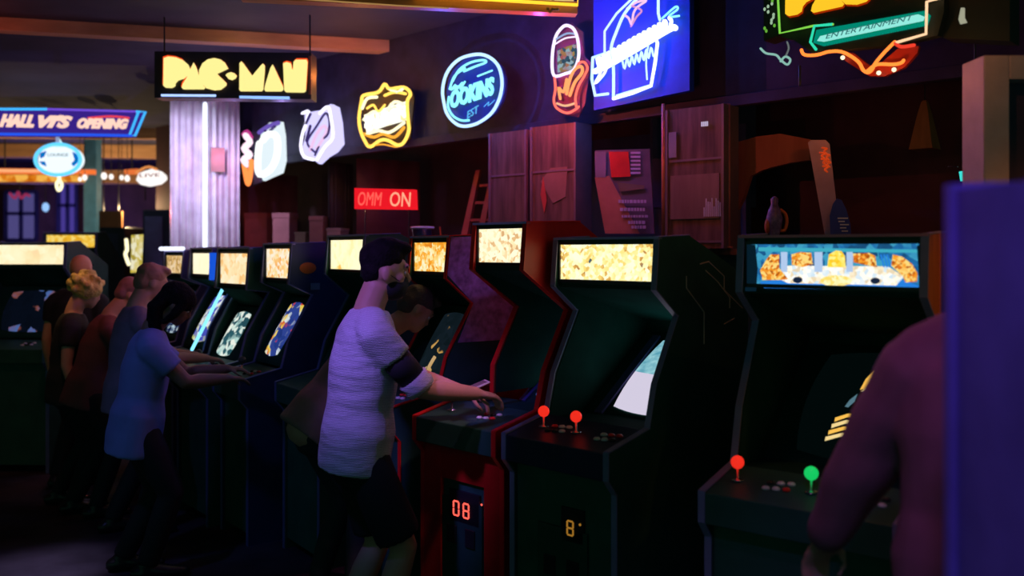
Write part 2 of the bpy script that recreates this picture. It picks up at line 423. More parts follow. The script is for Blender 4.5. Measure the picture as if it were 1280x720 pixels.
redball = mat('red_ball', (.9,.05,.03), .25); 
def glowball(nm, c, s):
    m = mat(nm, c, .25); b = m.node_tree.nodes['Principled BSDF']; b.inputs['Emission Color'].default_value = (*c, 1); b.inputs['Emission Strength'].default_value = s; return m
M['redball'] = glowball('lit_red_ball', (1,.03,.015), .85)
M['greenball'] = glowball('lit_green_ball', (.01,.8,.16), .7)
M['dimball'] = mat('dark_ball', (.05,.05,.06), .3)

C = {}
# nearest machine, right
near_marq = emi_art('near_marquee_blue', [(0,(.004,.03,.07)),(.35,(.01,.08,.20)),(.5,(.015,.16,.42)),(.65,(.05,.35,.55))], 40, 1, mixn=.6, nsc=14)
C['near'] = cabinet('widest arcade cabinet with blue and gold marquee, brown wood side and green ball joystick', (1.372,3.03,0), 38, .665, near_marq,
    emi('screen_black', (.0006,.0025,.0025), 1), side=M['brown'], edge=M['lav'], balls=[(.10, M['redball']), (.52, M['greenball'])], marq=(1.60,1.745), top=1.775, panel_drop=.075, topedge=M['pinkedge'], coin=1, sideleft=M['black'])
C['mid'] = cabinet('black arcade cabinet with white and teal screen and two red ball joysticks', (.36,3.43,0), 44, .555,
    marq('marquee_pale_yellow', 2, [(0,(.02,.07,.10)),(.24,(.08,.12,.14)),(.30,(.62,.30,.06)),(.38,(.95,.72,.20)),(.48,(1,.88,.40)),(.62,(1,.97,.68))], 1.12, 60, mixn=.62, nsc=9),
    sun_ramp_screen(), side=M['black'], edge=M['lav'], is_p0=True, balls=[(.18, M['redball']), (.52, M['redball'])], marq=(1.598,1.748), coin=2, screen_rect=(-.145,.245), cpm=mat('dark_navy_vinyl', (.018,.02,.07), .4), surround=mat('violet_bezel', (.12,.10,.30), .5))  # blue light from the neon board put into the panel colour
C['red'] = cabinet('red arcade cabinet with narrow head, beside the man in the white shirt', (-.068,3.842,0), 44.6, .54,
    marq('marquee_cream', 5, [(0,(.35,.16,.10)),(.30,(.75,.45,.2)),(.42,(1,.8,.45)),(.6,(1,.93,.66))], 1.1, 55, mixn=.5), 
    screen('screen_blue_white', [(0,(.015,.03,.16)),(.5,(.03,.06,.24)),(.56,(.10,.18,.40)),(.62,(.65,.8,.88)),(1,(.9,.9,.6))], 8, 60, .8), side=M['red'], edge=M['rededge'], is_p0=True,
    headW=.34, seat=.19, marq=(1.67,1.82), top=1.845, balls=[(.2,M['dimball'])], coin=3, body=M['black'], screen_rect=(-.03,.235), surround=mat('blue_bezel', (.04,.06,.22), .5))
C['c4'] = cabinet('arcade cabinet with orange marquee, purple side and thin red edge', (-.31,4.60,0), 56, .42,
    marq('marquee_orange', 9, [(0,(.12,.02,.0)),(.25,(.7,.16,.01)),(.42,(1,.42,.03)),(.56,(1,.8,.3)),(.7,(1,.95,.7))], 1.0, 50, mixn=.7, nsc=9),
    screen('screen_dim_grey', [(0,(.004,.01,.012)),(.74,(.01,.02,.03)),(.76,(.9,.5,.12)),(1,(.9,.9,.8))], 4, 22, .6), side=M['black'], edge=M['rededge'], marq=(1.615,1.765), top=1.795, coin=None, D=.92, scr=((.27,1.045),(.50,1.43)))
C['c5'] = cabinet('dark arcade cabinet with cream and orange marquee behind the head of the man in white', (-.81,5.10,0), 54, .50,
    marq('marquee_cream_orange', 12, [(0,(.3,.15,.05)),(.32,(1,.55,.12)),(.42,(1,.85,.4)),(.6,(1,.93,.6))], 1.1, 30, mixn=.8),
    screen('screen_dim_blue', [(0,(.003,.006,.015)),(.8,(.01,.02,.05)),(1,(.05,.08,.15))], 5, 30, .6), marq=(1.615,1.785), top=1.81, scr=((.27,1.045),(.50,1.43)))
C['c6'] = cabinet('dark blue arcade cabinet with a slanted red and yellow lit screen', (-1.32,5.53,0), 52, .43,
    marq('marquee_orange_white', 15, [(0,(.45,.2,.25)),(.32,(.95,.4,.1)),(.45,(1,.72,.3)),(.6,(1,.88,.7))], 1.0, 40, mixn=.6),
    screen('screen_multi', [(0,(.01,.02,.10)),(.40,(.02,.05,.28)),(.44,(.7,.05,.03)),(.50,(.9,.7,.1)),(.56,(.75,.85,.9)),(.64,(.03,.06,.3))], 6, 24, .9), side=M['navy'], marq=(1.555,1.735), top=1.765, balls=[(.3,M['dimball'])], scr=((.27,1.045),(.50,1.43)), screen_rect=(-.13,.09))
C['c7'] = cabinet('black arcade cabinet with tan marquee and pale speckled screen near the blue shirted woman', (-1.68,5.90,0), 50, .52,
    marq('marquee_tan', 18, [(0,(.5,.2,.05)),(.34,(.95,.55,.2)),(.48,(1,.78,.45)),(.62,(1,.85,.6))], 1.05, 22, mixn=.7),
    screen('screen_pale_speckled', [(0,(.01,.04,.06)),(.42,(.03,.12,.15)),(.5,(.5,.75,.7)),(.7,(.9,.95,.85))], 7, 28, .9), marq=(1.505,1.705), top=1.74, balls=[(.3,M['dimball'])], scr=((.25,1.0),(.455,1.345)), screen_rect=(-.17,.08))
C['c8'] = cabinet('arcade cabinet with plain cream marquee and a glowing cyan light strip down its edge', (-2.10,6.46,0), 52, .46,
    marq('marquee_plain_cream', 21, [(0,(1,.8,.4)),(.5,(1,.9,.6)),(1,(1,.95,.75))], 1.1, 14, mixn=.8),
    screen('screen_blue_yellow', [(0,(.02,.03,.15)),(.42,(.08,.10,.6)),(.5,(.6,.65,.15)),(.58,(.8,.85,.9))], 9, 26, .9), side=M['navy'], marq=(1.555,1.705), top=1.74, seat=.325, scr=((.27,1.045),(.50,1.43)))
C['c9'] = cabinet('farthest small arcade cabinet of the row with amber marquee and white tube above', (-2.56,7.19,0), 50, .44,
    marq('marquee_amber', 24, [(0,(.15,.1,.08)),(.4,(.6,.35,.1)),(.55,(.9,.6,.25)),(.7,(.9,.7,.45))], .9, 40),
    scr_dark, side=M['navy'], marq=(1.545,1.685), top=1.72, scr=((.27,1.045),(.50,1.43)))
C['left'] = cabinet('arcade cabinet at the left picture edge with long cream marquee facing the viewer', ((84-HX)/F*7.4,7.4,0), 2, .66,
    marq('marquee_cream_long', 27, [(0,(.8,.45,.3)),(.3,(1,.72,.38)),(.45,(1,.84,.52)),(.6,(1,.9,.62))], 1.1, 16, mixn=.8),
    screen('screen_red_blue_dim', [(0,(.002,.004,.008)),(.68,(.003,.006,.015)),(.70,(.30,.09,.07)),(.76,(.1,.2,.55))], 14, 15, .6), marq=(1.615,1.77), top=1.79, scr=((.27,1.045),(.50,1.43)), group='arcade cabinets across the aisle')
C['left2'] = cabinet('far arcade cabinet with golden yellow marquee above the blond person', ((122-HX)/F*9.4,9.4,0), -3, .54,
    marq('marquee_golden', 30, [(0,(.5,.2,.01)),(.34,(.9,.45,.02)),(.5,(1,.62,.06)),(.66,(1,.75,.2))], .9, 30),
    scr_dark, marq=(1.76,1.885), top=1.91, sc=1.0, group='arcade cabinets across the aisle')
# machine close to the lens at the right picture edge (its rear corner seen out of focus)
C['fore'] = cabinet('large out of focus blue violet arcade cabinet filling the right picture edge', (1.60,1.50,0), -90, .62,
    marq('marquee_unseen', 31), scr_dark, side=M['blueviolet'], edge=M['blueviolet'], is_p0=True, D=.87, sc=1.03, flat=True, body=M['blueviolet'], group='arcade cabinets across the aisle')
for ch in list(C['fore']['r'].children):
    if ch.name.split('.')[0] in ('back_panel', 'rear_slope'): ch.data.materials[0] = M['blueviolet']

def local(ci, p):     # world -> cabinet local
    th = -ci['r'].rotation_euler.z
    q = Vector(p)-ci['r'].location
    return Vector((q.dot(ci['u']), q.dot(ci['d']), q.z))
def on_local_plane(ci, x, y, lo, ln):
    o = ci['r'].location+ci['u']*lo[0]+ci['d']*lo[1]+Vector((0,0,lo[2]))
    n = ci['u']*ln[0]+ci['d']*ln[1]+Vector((0,0,ln[2]))
    return local(ci, ray_plane(x, y, o, n))

# near marquee artwork (flat backlit print on the marquee)
def near_art():
    ci = C['near']; mq = ci['mq']; yy = ci['Y'](.333)
    def sh(nm, pts, m, off):
        q = [on_local_plane(ci, x, y, (0, yy-off, 1.7), (0, 1, 0)) for x, y in pts]
        MB().prism(q, (0, .0012, 0)).build(nm, m, mq)
    def ellp(cx, cy, a, b, n=20): return [(cx+a*math.cos(2*math.pi*i/n), cy+b*math.sin(2*math.pi*i/n)) for i in range(n)]
    teal = emi('art_teal', (.05,.42,.55), 1); blue = emi('art_blue', (.02,.22,.75), 1); pale = emi_art('art_pale', [(0,(.5,.42,.35)),(.3,(.85,.70,.45)),(.42,(1,.92,.75)),(.6,(1,.97,.9)),(.75,(.6,.75,.85))], 75, 1.1, mixn=.4)
    org = emi_art('art_orange_cluster', [(0,(.10,.02,0)),(.3,(.75,.16,.01)),(.48,(1,.40,.03)),(.62,(1,.70,.2))], 110, 1, off=2, mixn=.3)
    yel = emi_art('art_yellow', [(0,(.9,.42,.01)),(.4,(1,.66,.03)),(.6,(1,.85,.25))], 90, 1.1); dk = emi('art_dark', (.01,.02,.05), 1); yel2 = emi_art('art_yellow_pale', [(0,(.8,.45,.05)),(.35,(1,.72,.15)),(.6,(1,.9,.5))], 110, 1.1)
    lb = emi('art_light_blue', (.45,.6,.85), 1)
    sh('printed_art', [(948,309),(1148,312),(1148,316),(948,314)], teal, .001)
    sh('printed_art', [(950,352),(1000,348),(1130,350),(1150,358),(1150,364),(955,360)], blue, .001)
    sh('printed_art', [(966,345),(985,332),(1110,333),(1130,346),(1120,357),(985,354)], pale, .002)
    for x0, x1 in ((976,984),(1018,1028),(1058,1066)): sh('printed_art', [(x0,315),(x1,315),(x1,340),(x0,340)], lb, .0025)
    sh('printed_art', [(952,345),(950,338),(958,324),(963,318),(974,318),(974,335),(985,349),(975,350),(953,350)], org, .003)
    sh('printed_art', [(1116,318),(1128,321),(1140,330),(1147,342),(1146,352),(1132,353),(1128,345),(1114,332)], org, .003)
    sh('printed_art', [(989,318),(1000,315),(1014,316),(1016,330),(1003,334),(990,331)], org, .004)
    sh('printed_art', [(1066,317),(1086,316),(1094,320),(1096,334),(1080,331),(1067,328)], org, .004)
    sh('printed_art', [(1034,334),(1036,318),(1045,313),(1052,314),(1056,320),(1057,334)], yel, .004)
    sh('printed_art', ellp(1045,351,20,7), yel2, .005)
    sh('printed_art', ellp(997,350,6,4), dk, .005); sh('printed_art', ellp(1094,351,6,4), dk, .005)
    dkp = emi('art_edge_dark', (.002,.012,.022), 1)
    sh('printed_art', [(929,305),(944,306),(947,336),(945,364),(930,364)], dkp, .0035)
    sh('printed_art', [(1146,307),(1155,307),(1155,367),(1150,367)], dkp, .0035)
    for k in range(3): sh('printed_art', [(1100+k*4,318),(1102+k*4,318),(1106+k*4,334),(1104+k*4,334)], blue, .004)
near_art()
# near screen picture: gold wing and stripes
def near_screen():
    ci = C['near']; q0 = ci['p_a']+ci['nrm']*.03; nr = ci['nrm']
    def sh(pts, m, off=0):
        q = [on_local_plane(ci, x, y, (0, q0.y, q0.z), (0, nr.y, nr.z)) for x, y in pts]
        q = [p+nr*off for p in q]
        MB().prism(q, tuple(-nr*.001)).build('screen_picture', m, ci['scr'])
    g = emi('screen_gold', (1,.55,.09), .95); g2 = emi('screen_cream', (1,.75,.32), .9); t = emi('screen_teal_dim', (.12,.25,.32), .7); rd = emi('screen_red_dim', (.3,.03,.06), .7)
    sh([(1075,487),(1082,474),(1092,463),(1109,454),(1104,463),(1096,470),(1088,477),(1080,486)], g)
    sh([(1076,489),(1088,480),(1100,476),(1099,483),(1088,487)], g2)
    sh([(1056,508),(1062,500),(1072,492),(1068,502),(1060,509)], t)
    sh([(1066,512),(1074,500),(1086,494),(1082,506),(1070,514)], rd)
    for k in range(4):
        dx = -4*k; dy = 8*k
        sh([(1044+dx,522+dy),(1060+dx*.6,517+dy),(1080,518+dy),(1104-2*k,522+dy*.95),(1102-2*k,526+dy*.95),(1080,522.5+dy),(1060+dx*.6,521+dy),(1043+dx,527+dy)], g if k % 2 == 0 else g2)
    sh([(1102,524),(1111,509),(1114,511),(1108,528)], g)
near_screen()
# printed circuit lines on the side of the middle black cabinet
def side_art():
    ci = C['mid']; g = mat('bronze_line_print', (.55,.50,.42), .5)
    for pts in ([(875,330),(886,327),(905,345),(905,362),(928,385),(955,430)], [(882,338),(897,352),(912,372),(912,385),(940,420),(965,450)],
                [(858,345),(858,360),(880,390),(880,430)], [(905,405),(918,398),(940,410),(960,432)]):
        q = [on_local_plane(ci, x, y, (ci['h']+.001, 0, 1), (1, 0, 0)) for x, y in pts]
        if max(p.y for p in q) > ci['D']/2-.02: q = [p for p in q if p.y < ci['D']/2-.02]
        if len(q) < 2: continue
        MB().tube(q, .003, 5).build('printed_line', g, ci['r'])
side_art()
# seven segment displays
SEG = {'0':'abcdef','8':'abcdefg','1':'bc','U':'bcdef','6':'acdefg'}
def seven(ci, txt, x0, z0, hgt, m, par, yv):
    wv = hgt*.55; g = hgt*.09
    S7 = {'a':((0,1),(1,1)),'b':((1,1),(1,.5)),'c':((1,.5),(1,0)),'d':((0,0),(1,0)),'e':((0,.5),(0,0)),'f':((0,1),(0,.5)),'g':((0,.5),(1,.5))}
    for k, chh in enumerate(txt):
        mb = MB()
        for s_ in SEG[chh]:
            (ax, az), (bx, bz) = S7[s_]
            a = Vector((x0+k*wv*1.9+ax*wv, yv, z0+az*hgt)); b = Vector((x0+k*wv*1.9+bx*wv, yv, z0+bz*hgt))
            e = (b-a)*.08; mb.tube([a+e, b-e], g*.7, 5)
        mb.build('display_digit', m, par)
ci = C['red']; m7 = emi('red_led', (1,.10,.07), 1.6)
def disp(ci, px, py, txt, hpx, m, nm):
    yv = ci['Y'](.05)
    q = on_local_plane(ci, px, py, (0, yv, .6), (0, 1, 0))
    MB().box(q.x-.035, q.x+.165 if len(txt) > 1 else q.x+.08, yv+.002, yv+.016, q.z-.03, q.z+hpx+.05).build(nm, M['blk_btn'], ci['r'], bevel=.003)
    seven(ci, txt, q.x, q.z, hpx, m, ci['r'], yv)
    qq = on_local_plane(ci, px+(35 if len(txt) > 1 else 16), py-12, (0, yv, .6), (0, 1, 0))
    MB().ell((qq.x, yv, qq.z), .005, .004, .005).build('indicator_lamp', m, ci['r'])
disp(C['red'], 567, 643, '08', .062, m7, 'credit_display')
disp(C['mid'], 709, 668, '8', .055, emi('amber_led', (.55,.25,.03), .6), 'credit_display')
# red laminate posts either side of the red cabinet's coin door
ci = C['red']
for x0, x1 in ((ci['a'], ci['a']+.12), (ci['b']-.10, ci['b'])):
    MB().box(x0, x1, ci['Y'](.045), ci['Y'](.066), .02, .84).build('front_post', M['red'], ci['r'], bevel=.003)
MB().box(ci['a'], ci['b'], ci['Y'](.047), ci['Y'](.066), .70, .85).build('front_rail', M['red'], ci['r'], bevel=.003)
# glowing cyan strip on c8 edge: from px (285,347) to (240,437)
ci = C['c8']
q1 = on_local_plane(ci, 284, 350, (ci['h']+.012, 0, 1), (1, 0, 0)); q2 = on_local_plane(ci, 240, 437, (ci['h']+.012, 0, 1), (1, 0, 0))
MB().tube([q1, q2], .012, 8, caps='round').build('light_strip', emi('cyan_tube', (.22,.72,1), 1.5), ci['r'], smooth=True)
q1 = on_local_plane(ci, 268, 316, (ci['h']+.012, 0, 1), (1, 0, 0)); q2 = on_local_plane(ci, 270, 350, (ci['h']+.012, 0, 1), (1, 0, 0))
MB().box(min(q1.x,q2.x)-.004, q1.x+.004, q1.y-.035, q1.y+.035, q2.z, q1.z).build('side_light_panel', emi('blue_side_panel', (.01,.10,.75), .9), ci['r'])
ci = C['c9']
MB().tube([(-.24,ci['Y'](.30),1.74),(.26,ci['Y'](.30),1.74)], .016, 8, caps='round').build('top_light_tube', emi('white_tube', (.8,.85,1), 1.6), ci['r'], smooth=True)
ci = C['c4']
MB().xprism([(ci['Y'](a_), b_) for a_, b_ in ((.37,1.26),(.46,1.455),(.31,1.60),(.33,1.79),(.54,1.798),(.90,1.60),(.90,1.26))], ci['h']+.0005, ci['h']+.003).build('printed_side_art', M['purple'], ci['r'])
# orange emblem on c6 side
ci = C['c6']
q = on_local_plane(ci, 385, 335, (ci['h']+.002, 0, 1), (1, 0, 0))
MB().ell(q, .003, .055, .035, nu=12, nv=8).build('printed_emblem', mat('orange_print', (.8,.16,.02), .5), ci['r'])
q = on_local_plane(ci, 394, 358, (ci['h']+.002, 0, 1), (1, 0, 0))
MB().box(q.x-.001, q.x+.002, q.y-.03, q.y+.03, q.z-.02, q.z+.02).build('printed_emblem', mat('grey_blue_print', (.2,.28,.4), .5), ci['r'])

# ------------------------------------------------------------------ signs
def plane_of(px, py, Yd, th):
    """sign plane through the pixel at depth Yd, its width running along angle th"""
    o = P(px, py, Yd); t = R(th); u = Vector((math.cos(t), -math.sin(t), 0)); n = Vector((math.sin(t), math.cos(t), 0))
    return o, u, n
class Sign:
    def __init__(s, name, label, cat, px, py, Yd, th, group=None):
        s.o, s.u, s.n = plane_of(px, py, Yd, th); s.th = th
        s.e = empty(name, s.o, -R(th), label=label, cat=cat, group=group)
    def pt(s, x, y, off=0):
        w = ray_plane(x, y, s.o, s.n)-s.n*off; q = w-s.o
        return Vector((q.dot(s.u), q.dot(s.n), q.z))
    def neon(s, nm, pts, m, r=.008, off=.03, closed=False, sm=True):
        q = [s.pt(x, y, off) for x, y in pts]
        if closed: q.append(q[0])
        if sm and len(q) > 2: q = smooth_path(q)
        return MB().tube(q, r, 7, caps='round').build(nm, m, s.e, smooth=True)
    def plate(s, nm, pts, m, off=0, thick=.02, parent=None):
        q = [s.pt(x, y, off) for x, y in pts]
        return MB().prism(q, (0, thick, 0)).build(nm, m, parent or s.e)
def smooth_path(q, k=4):
    out = []
    n = len(q); cl = (q[0]-q[-1]).length < 1e-6
    for i in range(n-1):
        p0 = q[i-1] if i > 0 else (q[-2] if cl else q[0]); p1 = q[i]; p2 = q[i+1]; p3 = q[i+2] if i+2 < n else (q[1] if cl else q[-1])
        for j in range(k):
            t = j/k
            out.append(.5*((2*p1)+(p2-p0)*t+(2*p0-5*p1+4*p2-p3)*t*t+(3*p1-p0-3*p2+p3)*t**3))
    out.append(q[-1]); return out
def ellipse(cx, cy, a, b, rot=0, n=28, a0=0, a1=360):
    out = []
    for i in range(n+1):
        t = R(a0+(a1-a0)*i/n); x = a*math.cos(t); y = b*math.sin(t)
        out.append((cx+x*math.cos(R(rot))-y*math.sin(R(rot)), cy+x*math.sin(R(rot))+y*math.cos(R(rot))))
    return out
def text_on(s, txt, x0, y0, x1, y1, hpx, m, nm='lettering', off=.03, shear=0, ext=.004, bold=.0):
    """built-in font laid between two points of the sign (baseline), letter height hpx pixels"""
    a = s.pt(x0, y0, off); b = s.pt(x1, y1, off); top = s.pt(x0, y0-hpx, off)
    cu = bpy.data.curves.new('t', 'FONT'); cu.body = txt; cu.shear = shear; cu.extrude = ext; cu.offset = bold; cu.resolution_u = 3
    to = bpy.data.objects.new('t', cu); COL.objects.link(to)
    dg = bpy.context.evaluated_depsgraph_get(); me = bpy.data.meshes.new_from_object(to.evaluated_get(dg))
    COL.objects.unlink(to); bpy.data.objects.remove(to)
    xs = [v.co.x for v in me.vertices]; ys = [v.co.y for v in me.vertices]; zs = [v.co.z for v in me.vertices]
    wx = max(xs)-min(xs); hy = max(ys)-min(ys); H = (top-a).length
    ux = (b-a); mx = min(xs); my = min(ys)
    for v in me.vertices:
        v.co = a+ux*((v.co.x-mx)/wx)+Vector((0,0,1))*((v.co.y-my)/hy*H)+Vector((0,-1,0))*v.co.z
    me.materials.clear(); me.materials.append(m)
    o = bpy.data.objects.new(nm, me); COL.objects.link(o); o.parent = s.e
    return o

NE = {}
def neon(nm, c, s): NE[nm] = emi('neon_'+nm, c, s); return NE[nm]
neon('blue', (.10,.45,1), 2.2); neon('cyan', (.25,.85,1), 1.5); neon('white', (.75,.85,1), 1.8); neon('yellow', (1,.62,.10), 1.7); neon('cream', (1,.92,.55), 1.5)
neon('orange', (1,.20,.03), 1.8); neon('red', (1,.03,.03), 1.3); neon('pinkw', (1,.6,.75), 1.5); neon('teal', (.03,.75,.45), 1.0); neon('violetw', (.80,.76,1), 1.9); neon('green', (.25,.75,.08), .9)
tube_dark = M['blk_btn']

# letter outlines of the arcade name sign, in photograph pixels of the small hanging sign
def c7(x, y): return (190+x*.16406, 55+y*.16406)
LET = [
 ('P', [(95,110),(130,98),(190,105),(240,125),(280,160),(295,195),(285,235),(250,265),(205,280),(185,300),(180,325),(155,337),(110,335),(92,320)]),
 ('A', [(322,145),(340,175),(352,210),(362,250),(385,300),(410,335),(400,347),(245,347),(232,335),(240,305),(270,260),(295,200)]),
 ('C', [(585,190),(560,145),(525,120),(480,110),(430,120),(390,150),(365,200),(362,250),(385,300),(420,340),(480,355),(530,350),(570,318),(572,300),(500,230)]),
 ('-', [(565,240),(580,225),(605,217),(632,225),(650,245),(640,265),(615,278),(590,270)]),
 ('M', [(672,150),(685,135),(700,150),(768,245),(835,165),(850,152),(862,165),(862,215),(850,350),(840,362),(680,362),(670,350)]),
 ('A', [(922,160),(935,180),(1003,330),(1003,352),(990,363),(870,363),(860,350),(866,320),(905,190)]),
 ('N', [(1003,150),(1030,140),(1062,150),(1070,195),(1078,195),(1082,140),(1100,122),(1180,122),(1188,140),(1175,360),(1160,372),(1025,370),(1012,355)]),
]
def letters(s, fmap, m, off=.02, parent=None, backm=None, sh=None):
    for ch_, pts in LET:
        q = [fmap(*c7(x, y)) for x, y in pts]
        if backm: s.plate('letter_outline', [sh(x, y) for x, y in q], backm, off-.006, .004)
        s.plate('letter', q, m, off, .008)
# hanging sign over the aisle
def hang_sign():
    s = Sign('hanging_name_sign', 'black hanging box sign with fat yellow PAC-MAN letters under the ceiling beam', 'sign', 292, 92, 6.35, 3)
    s.plate('sign_box', [(193,64),(389,66),(389,124),(193,122)], mat('black_sign_box', (.03,.03,.035), .5), 0, .14)
    fr = mat('brown_frame', (.30,.10,.04), .5)
    s.plate('side_trim', [(386,70),(389,70),(389,118),(386,118)], fr, .006, .01)
    yl = emi('yellow_letters', (1,.86,.30), 1.08); rd = emi('red_letter_edge', (1,.08,.01), 1)
    letters(s, lambda x, y: (x, y), yl, .014, backm=rd, sh=lambda x, y: (x+(-1.3 if x < 240 else .6 if x > 365 else 0), y-(1.9 if x < 235 or x > 352 else 0.2)))
    s.plate('light_strip', [(202,118),(270,118.4),(270,121),(202,120.6)], emi('white_strip', (.35,.5,1), 1.6), .01, .02)
    s.plate('light_strip', [(300,120),(362,121),(362,124),(300,123)], emi('blue_strip', (.25,.45,1), 1.4), .01, .02)
    for x in (200, 384):
        a = s.pt(x, 64, -.07); MB().tube([a, (a.x, a.y, CEIL-s.o.z)], .006, 6).build('hanger_rod', M['blk_btn'], s.e)
    point((-1.95,6.62,3.06), (1,.62,.2), 1.1)
    point((-1.2,6.75,3.0), (1,.25,.04), 3.5)
    point((-3.6,6.1,3.05), (1,.12,.05), 1.6)
hang_sign()
# big sign upper right
def big_sign():
    s = Sign('neon_name_sign', 'large angled neon PAC-MAN sign with teal banner and orange scrollwork at upper right', 'sign', 1080, 20, 3.75, 44)
    bd = mat('dark_green_board', (.02,.035,.025), .5)
    s.plate('sign_board', [(976,-60),(1180,-90),(1180,14),(1172,44),(1120,56),(1015,66),(992,50),(976,46)], bd, 0, .05)
    s.plate('side_box', [(952,-60),(974,-60),(974,42),(952,50)], bd, -.02, .1)
    s.plate('rear_box', [(1172,-60),(1256,-70),(1256,48),(1172,44)], bd, -.06, .12)
    yl = emi('orange_yellow_letters', (1,.56,.02), 1.05)
    rd = emi('big_letter_red_edge', (.45,.03,.0), .8)
    def fm(x, y):
        X = 984+(x-205)*1.40; Yp = 33-(118-y)*1.42*.98-(X-984)*.22
        return (X, Yp)
    letters(s, fm, yl, .02, backm=rd, sh=lambda x, y: (x+.8, y+2.0))
    s.neon('border_tube', [(974,-50),(979,43),(1020,34),(1045,32)], NE['green'], .005, sm=False)
    s.plate('banner', [(1022,38),(1158,14),(1164,20),(1160,32),(1030,58),(1018,54)], emi('banner_teal', (.0,.30,.20), .8), .012, .01)
    s.plate('banner_light', [(1028,46),(1150,19),(1158,22),(1156,27),(1032,53),(1024,52)], emi('banner_pale', (.30,.85,.75), 1.0), .02, .006)
    text_on(s, 'ENTERTAINMENT', 1036, 50, 1146, 26, 6, emi('banner_text', (.05,.25,.25), .6), off=.03, shear=.3, ext=.001)
    s.neon('banner_tube', [(1044,32),(1022,34),(1017,54),(1024,63)], NE['teal'], .006, sm=False)
    s.neon('border_tube', [(1184,-2),(1162,4),(1161,44),(1123,55)], emi('peach_tube', (1,.62,.35), 1.2), .006, sm=False)
    o_ = NE['orange']
    s.neon('scroll_tube', [(1006,64),(1010,70),(1025,70),(1040,66),(1055,66),(1068,72),(1078,80),(1083,89),(1089,92),(1094,88),(1098,80),(1110,66),(1122,54)], o_, .007)
    s.neon('scroll_tube', [(1088,90),(1100,82),(1120,82),(1130,80),(1133,77)], o_, .007)
    s.neon('scroll_tube', [(1122,55),(1130,60),(1146,58)], emi('red_scroll', (1,.06,.03), .9), .007)
    s.plate('scroll_backing', [(1050,64),(1066,66),(1092,86),(1122,60),(1148,57),(1146,66),(1130,84),(1105,95),(1086,95),(1056,76)], mat('red_backing', (.4,.03,.02), .5), -.005, .02)
    for x, y in ((1056,73),(1101,92),(1120,88)): MB().ell(s.pt(x, y, .02), .009, .009, .009).build('bulb', NE['cream'], s.e, smooth=True)
    for k in range(14): MB().ell(s.pt(956+random.random()*14, -5+k*3.4, .01), .006, .004, .008).build('mosaic_light', emi('green_bits', random.choice([(.15,.5,.05),(.4,.6,.4),(.05,.3,.1)]), .8), s.e)
    wt = emi('pale_dim_tube', (.35,.7,.6), .7)
    s.neon('white_scroll_tube', [(955,62),(962,68),(974,70),(980,76),(988,82),(992,76),(986,72),(980,78)], wt, .005)
    s.neon('white_scroll_tube', [(986,72),(990,62),(988,54)], emi('grey_tube', (.25,.3,.3), .5), .004)
    s.plate('ornament', [(1206,28),(1209,14),(1213,14),(1213,26),(1216,32),(1208,34)], emi('dim_figure', (.5,.5,.35), .7), .07, .01)
    a = s.pt(1000, -55); 
    for x in (1000, 1150):
        a = s.pt(x, -50, -.02); MB().tube([a, (a.x, a.y, CEIL-s.o.z)], .008, 6).build('hanger_rod', M['blk_btn'], s.e)
    s.neon('power_cable', [(1004,84),(1004,108)], M['blk_btn'], .005, sm=False)
    point(tuple(P(1110, 100, 3.5)), (1,.25,.06), 1.3)
big_sign()
# blue board with neon basket and script
def blue_sign():
    s = Sign('blue_neon_sign', 'square blue board with pale blue neon basket outline and slanting script', 'neon sign', 800, 60, 5.26, 47)
    s.plate('board', [(742,-60),(862,-75),(862,113),(742,138)], mat('blue_board_paint', (.004,.06,.60), .6), 0, .04)
    b = NE['white']; bl = neon('paleblue', (.45,.68,1), 1.7)
    s.neon('outline_tube', [(800,-6),(775,18),(760,40),(760,70)], bl, .007, sm=False)
    s.neon('outline_tube', [(800,0),(785,18),(775,40),(768,62),(771,85),(771,122)], bl, .009)
    s.neon('outline_tube', [(745,75),(744,100),(748,120),(764,118)], bl, .009, sm=False)
    s.neon('outline_tube', [(745,73),(762,67)], bl, .008, sm=False)
    s.neon('outline_tube', [(827,-10),(827,18),(829,26)], bl, .008, sm=False)
    s.neon('outline_tube', [(771,124),(795,117),(818,108),(823,80),(826,55),(822,45)], b, .010, sm=False)
    s.neon('outline_tube', [(775,120),(818,107)], bl, .006, sm=False)
    s.neon('outline_tube', [(816,50),(812,75),(813,100)], bl, .005)
    s.neon('flame_tube', [(788,12),(800,4),(812,2),(801,10),(796,18),(794,32),(790,24),(785,20)], emi('pink_tube', (.9,.55,.8), 1.1), .007)
    s.neon('flame_tube', [(792,8),(806,14),(800,22),(793,34)], emi('rose_tube', (.8,.35,.7), .9), .006)
    # script: a slanting run of connected loops
    pts = []
    for i in range(60):
        t = i/59; x = 750+t*92; y = 82-t*52; am = 9-3*abs(t-.5)
        pts.append((x+3.2*math.sin(i*1.55), y+am*math.cos(i*1.55)*.9))
    s.neon('script_tube', pts, b, .011)
    s.neon('script_tube', [(748,90),(765,82),(800,62),(840,38),(848,36)], b, .018)
    s.neon('script_tube', [(832,24),(848,10),(851,13),(840,22),(853,21)], NE['cyan'], .006)
    s.neon('script_tube', [(825,44),(846,37)], bl, .005)
    pts = [(782+i*3.0, 82-i*1.3+(6 if i % 2 else -6)) for i in range(14)]
    s.neon('script_tube', pts, bl, .006)
    s.neon('script_tube', [(750,75),(756,88),(748,105),(760,92),(764,78)], b, .008)
    for (x, y) in ((770,30),(810,80),(775,100),(830,20),(790,50)):
        w_ = s.e.location+s.u*s.pt(x, y).x+Vector((0,0,s.pt(x, y).z))-s.n*.22
        point(tuple(w_), (.02,.14,1), 2.0)
blue_sign()
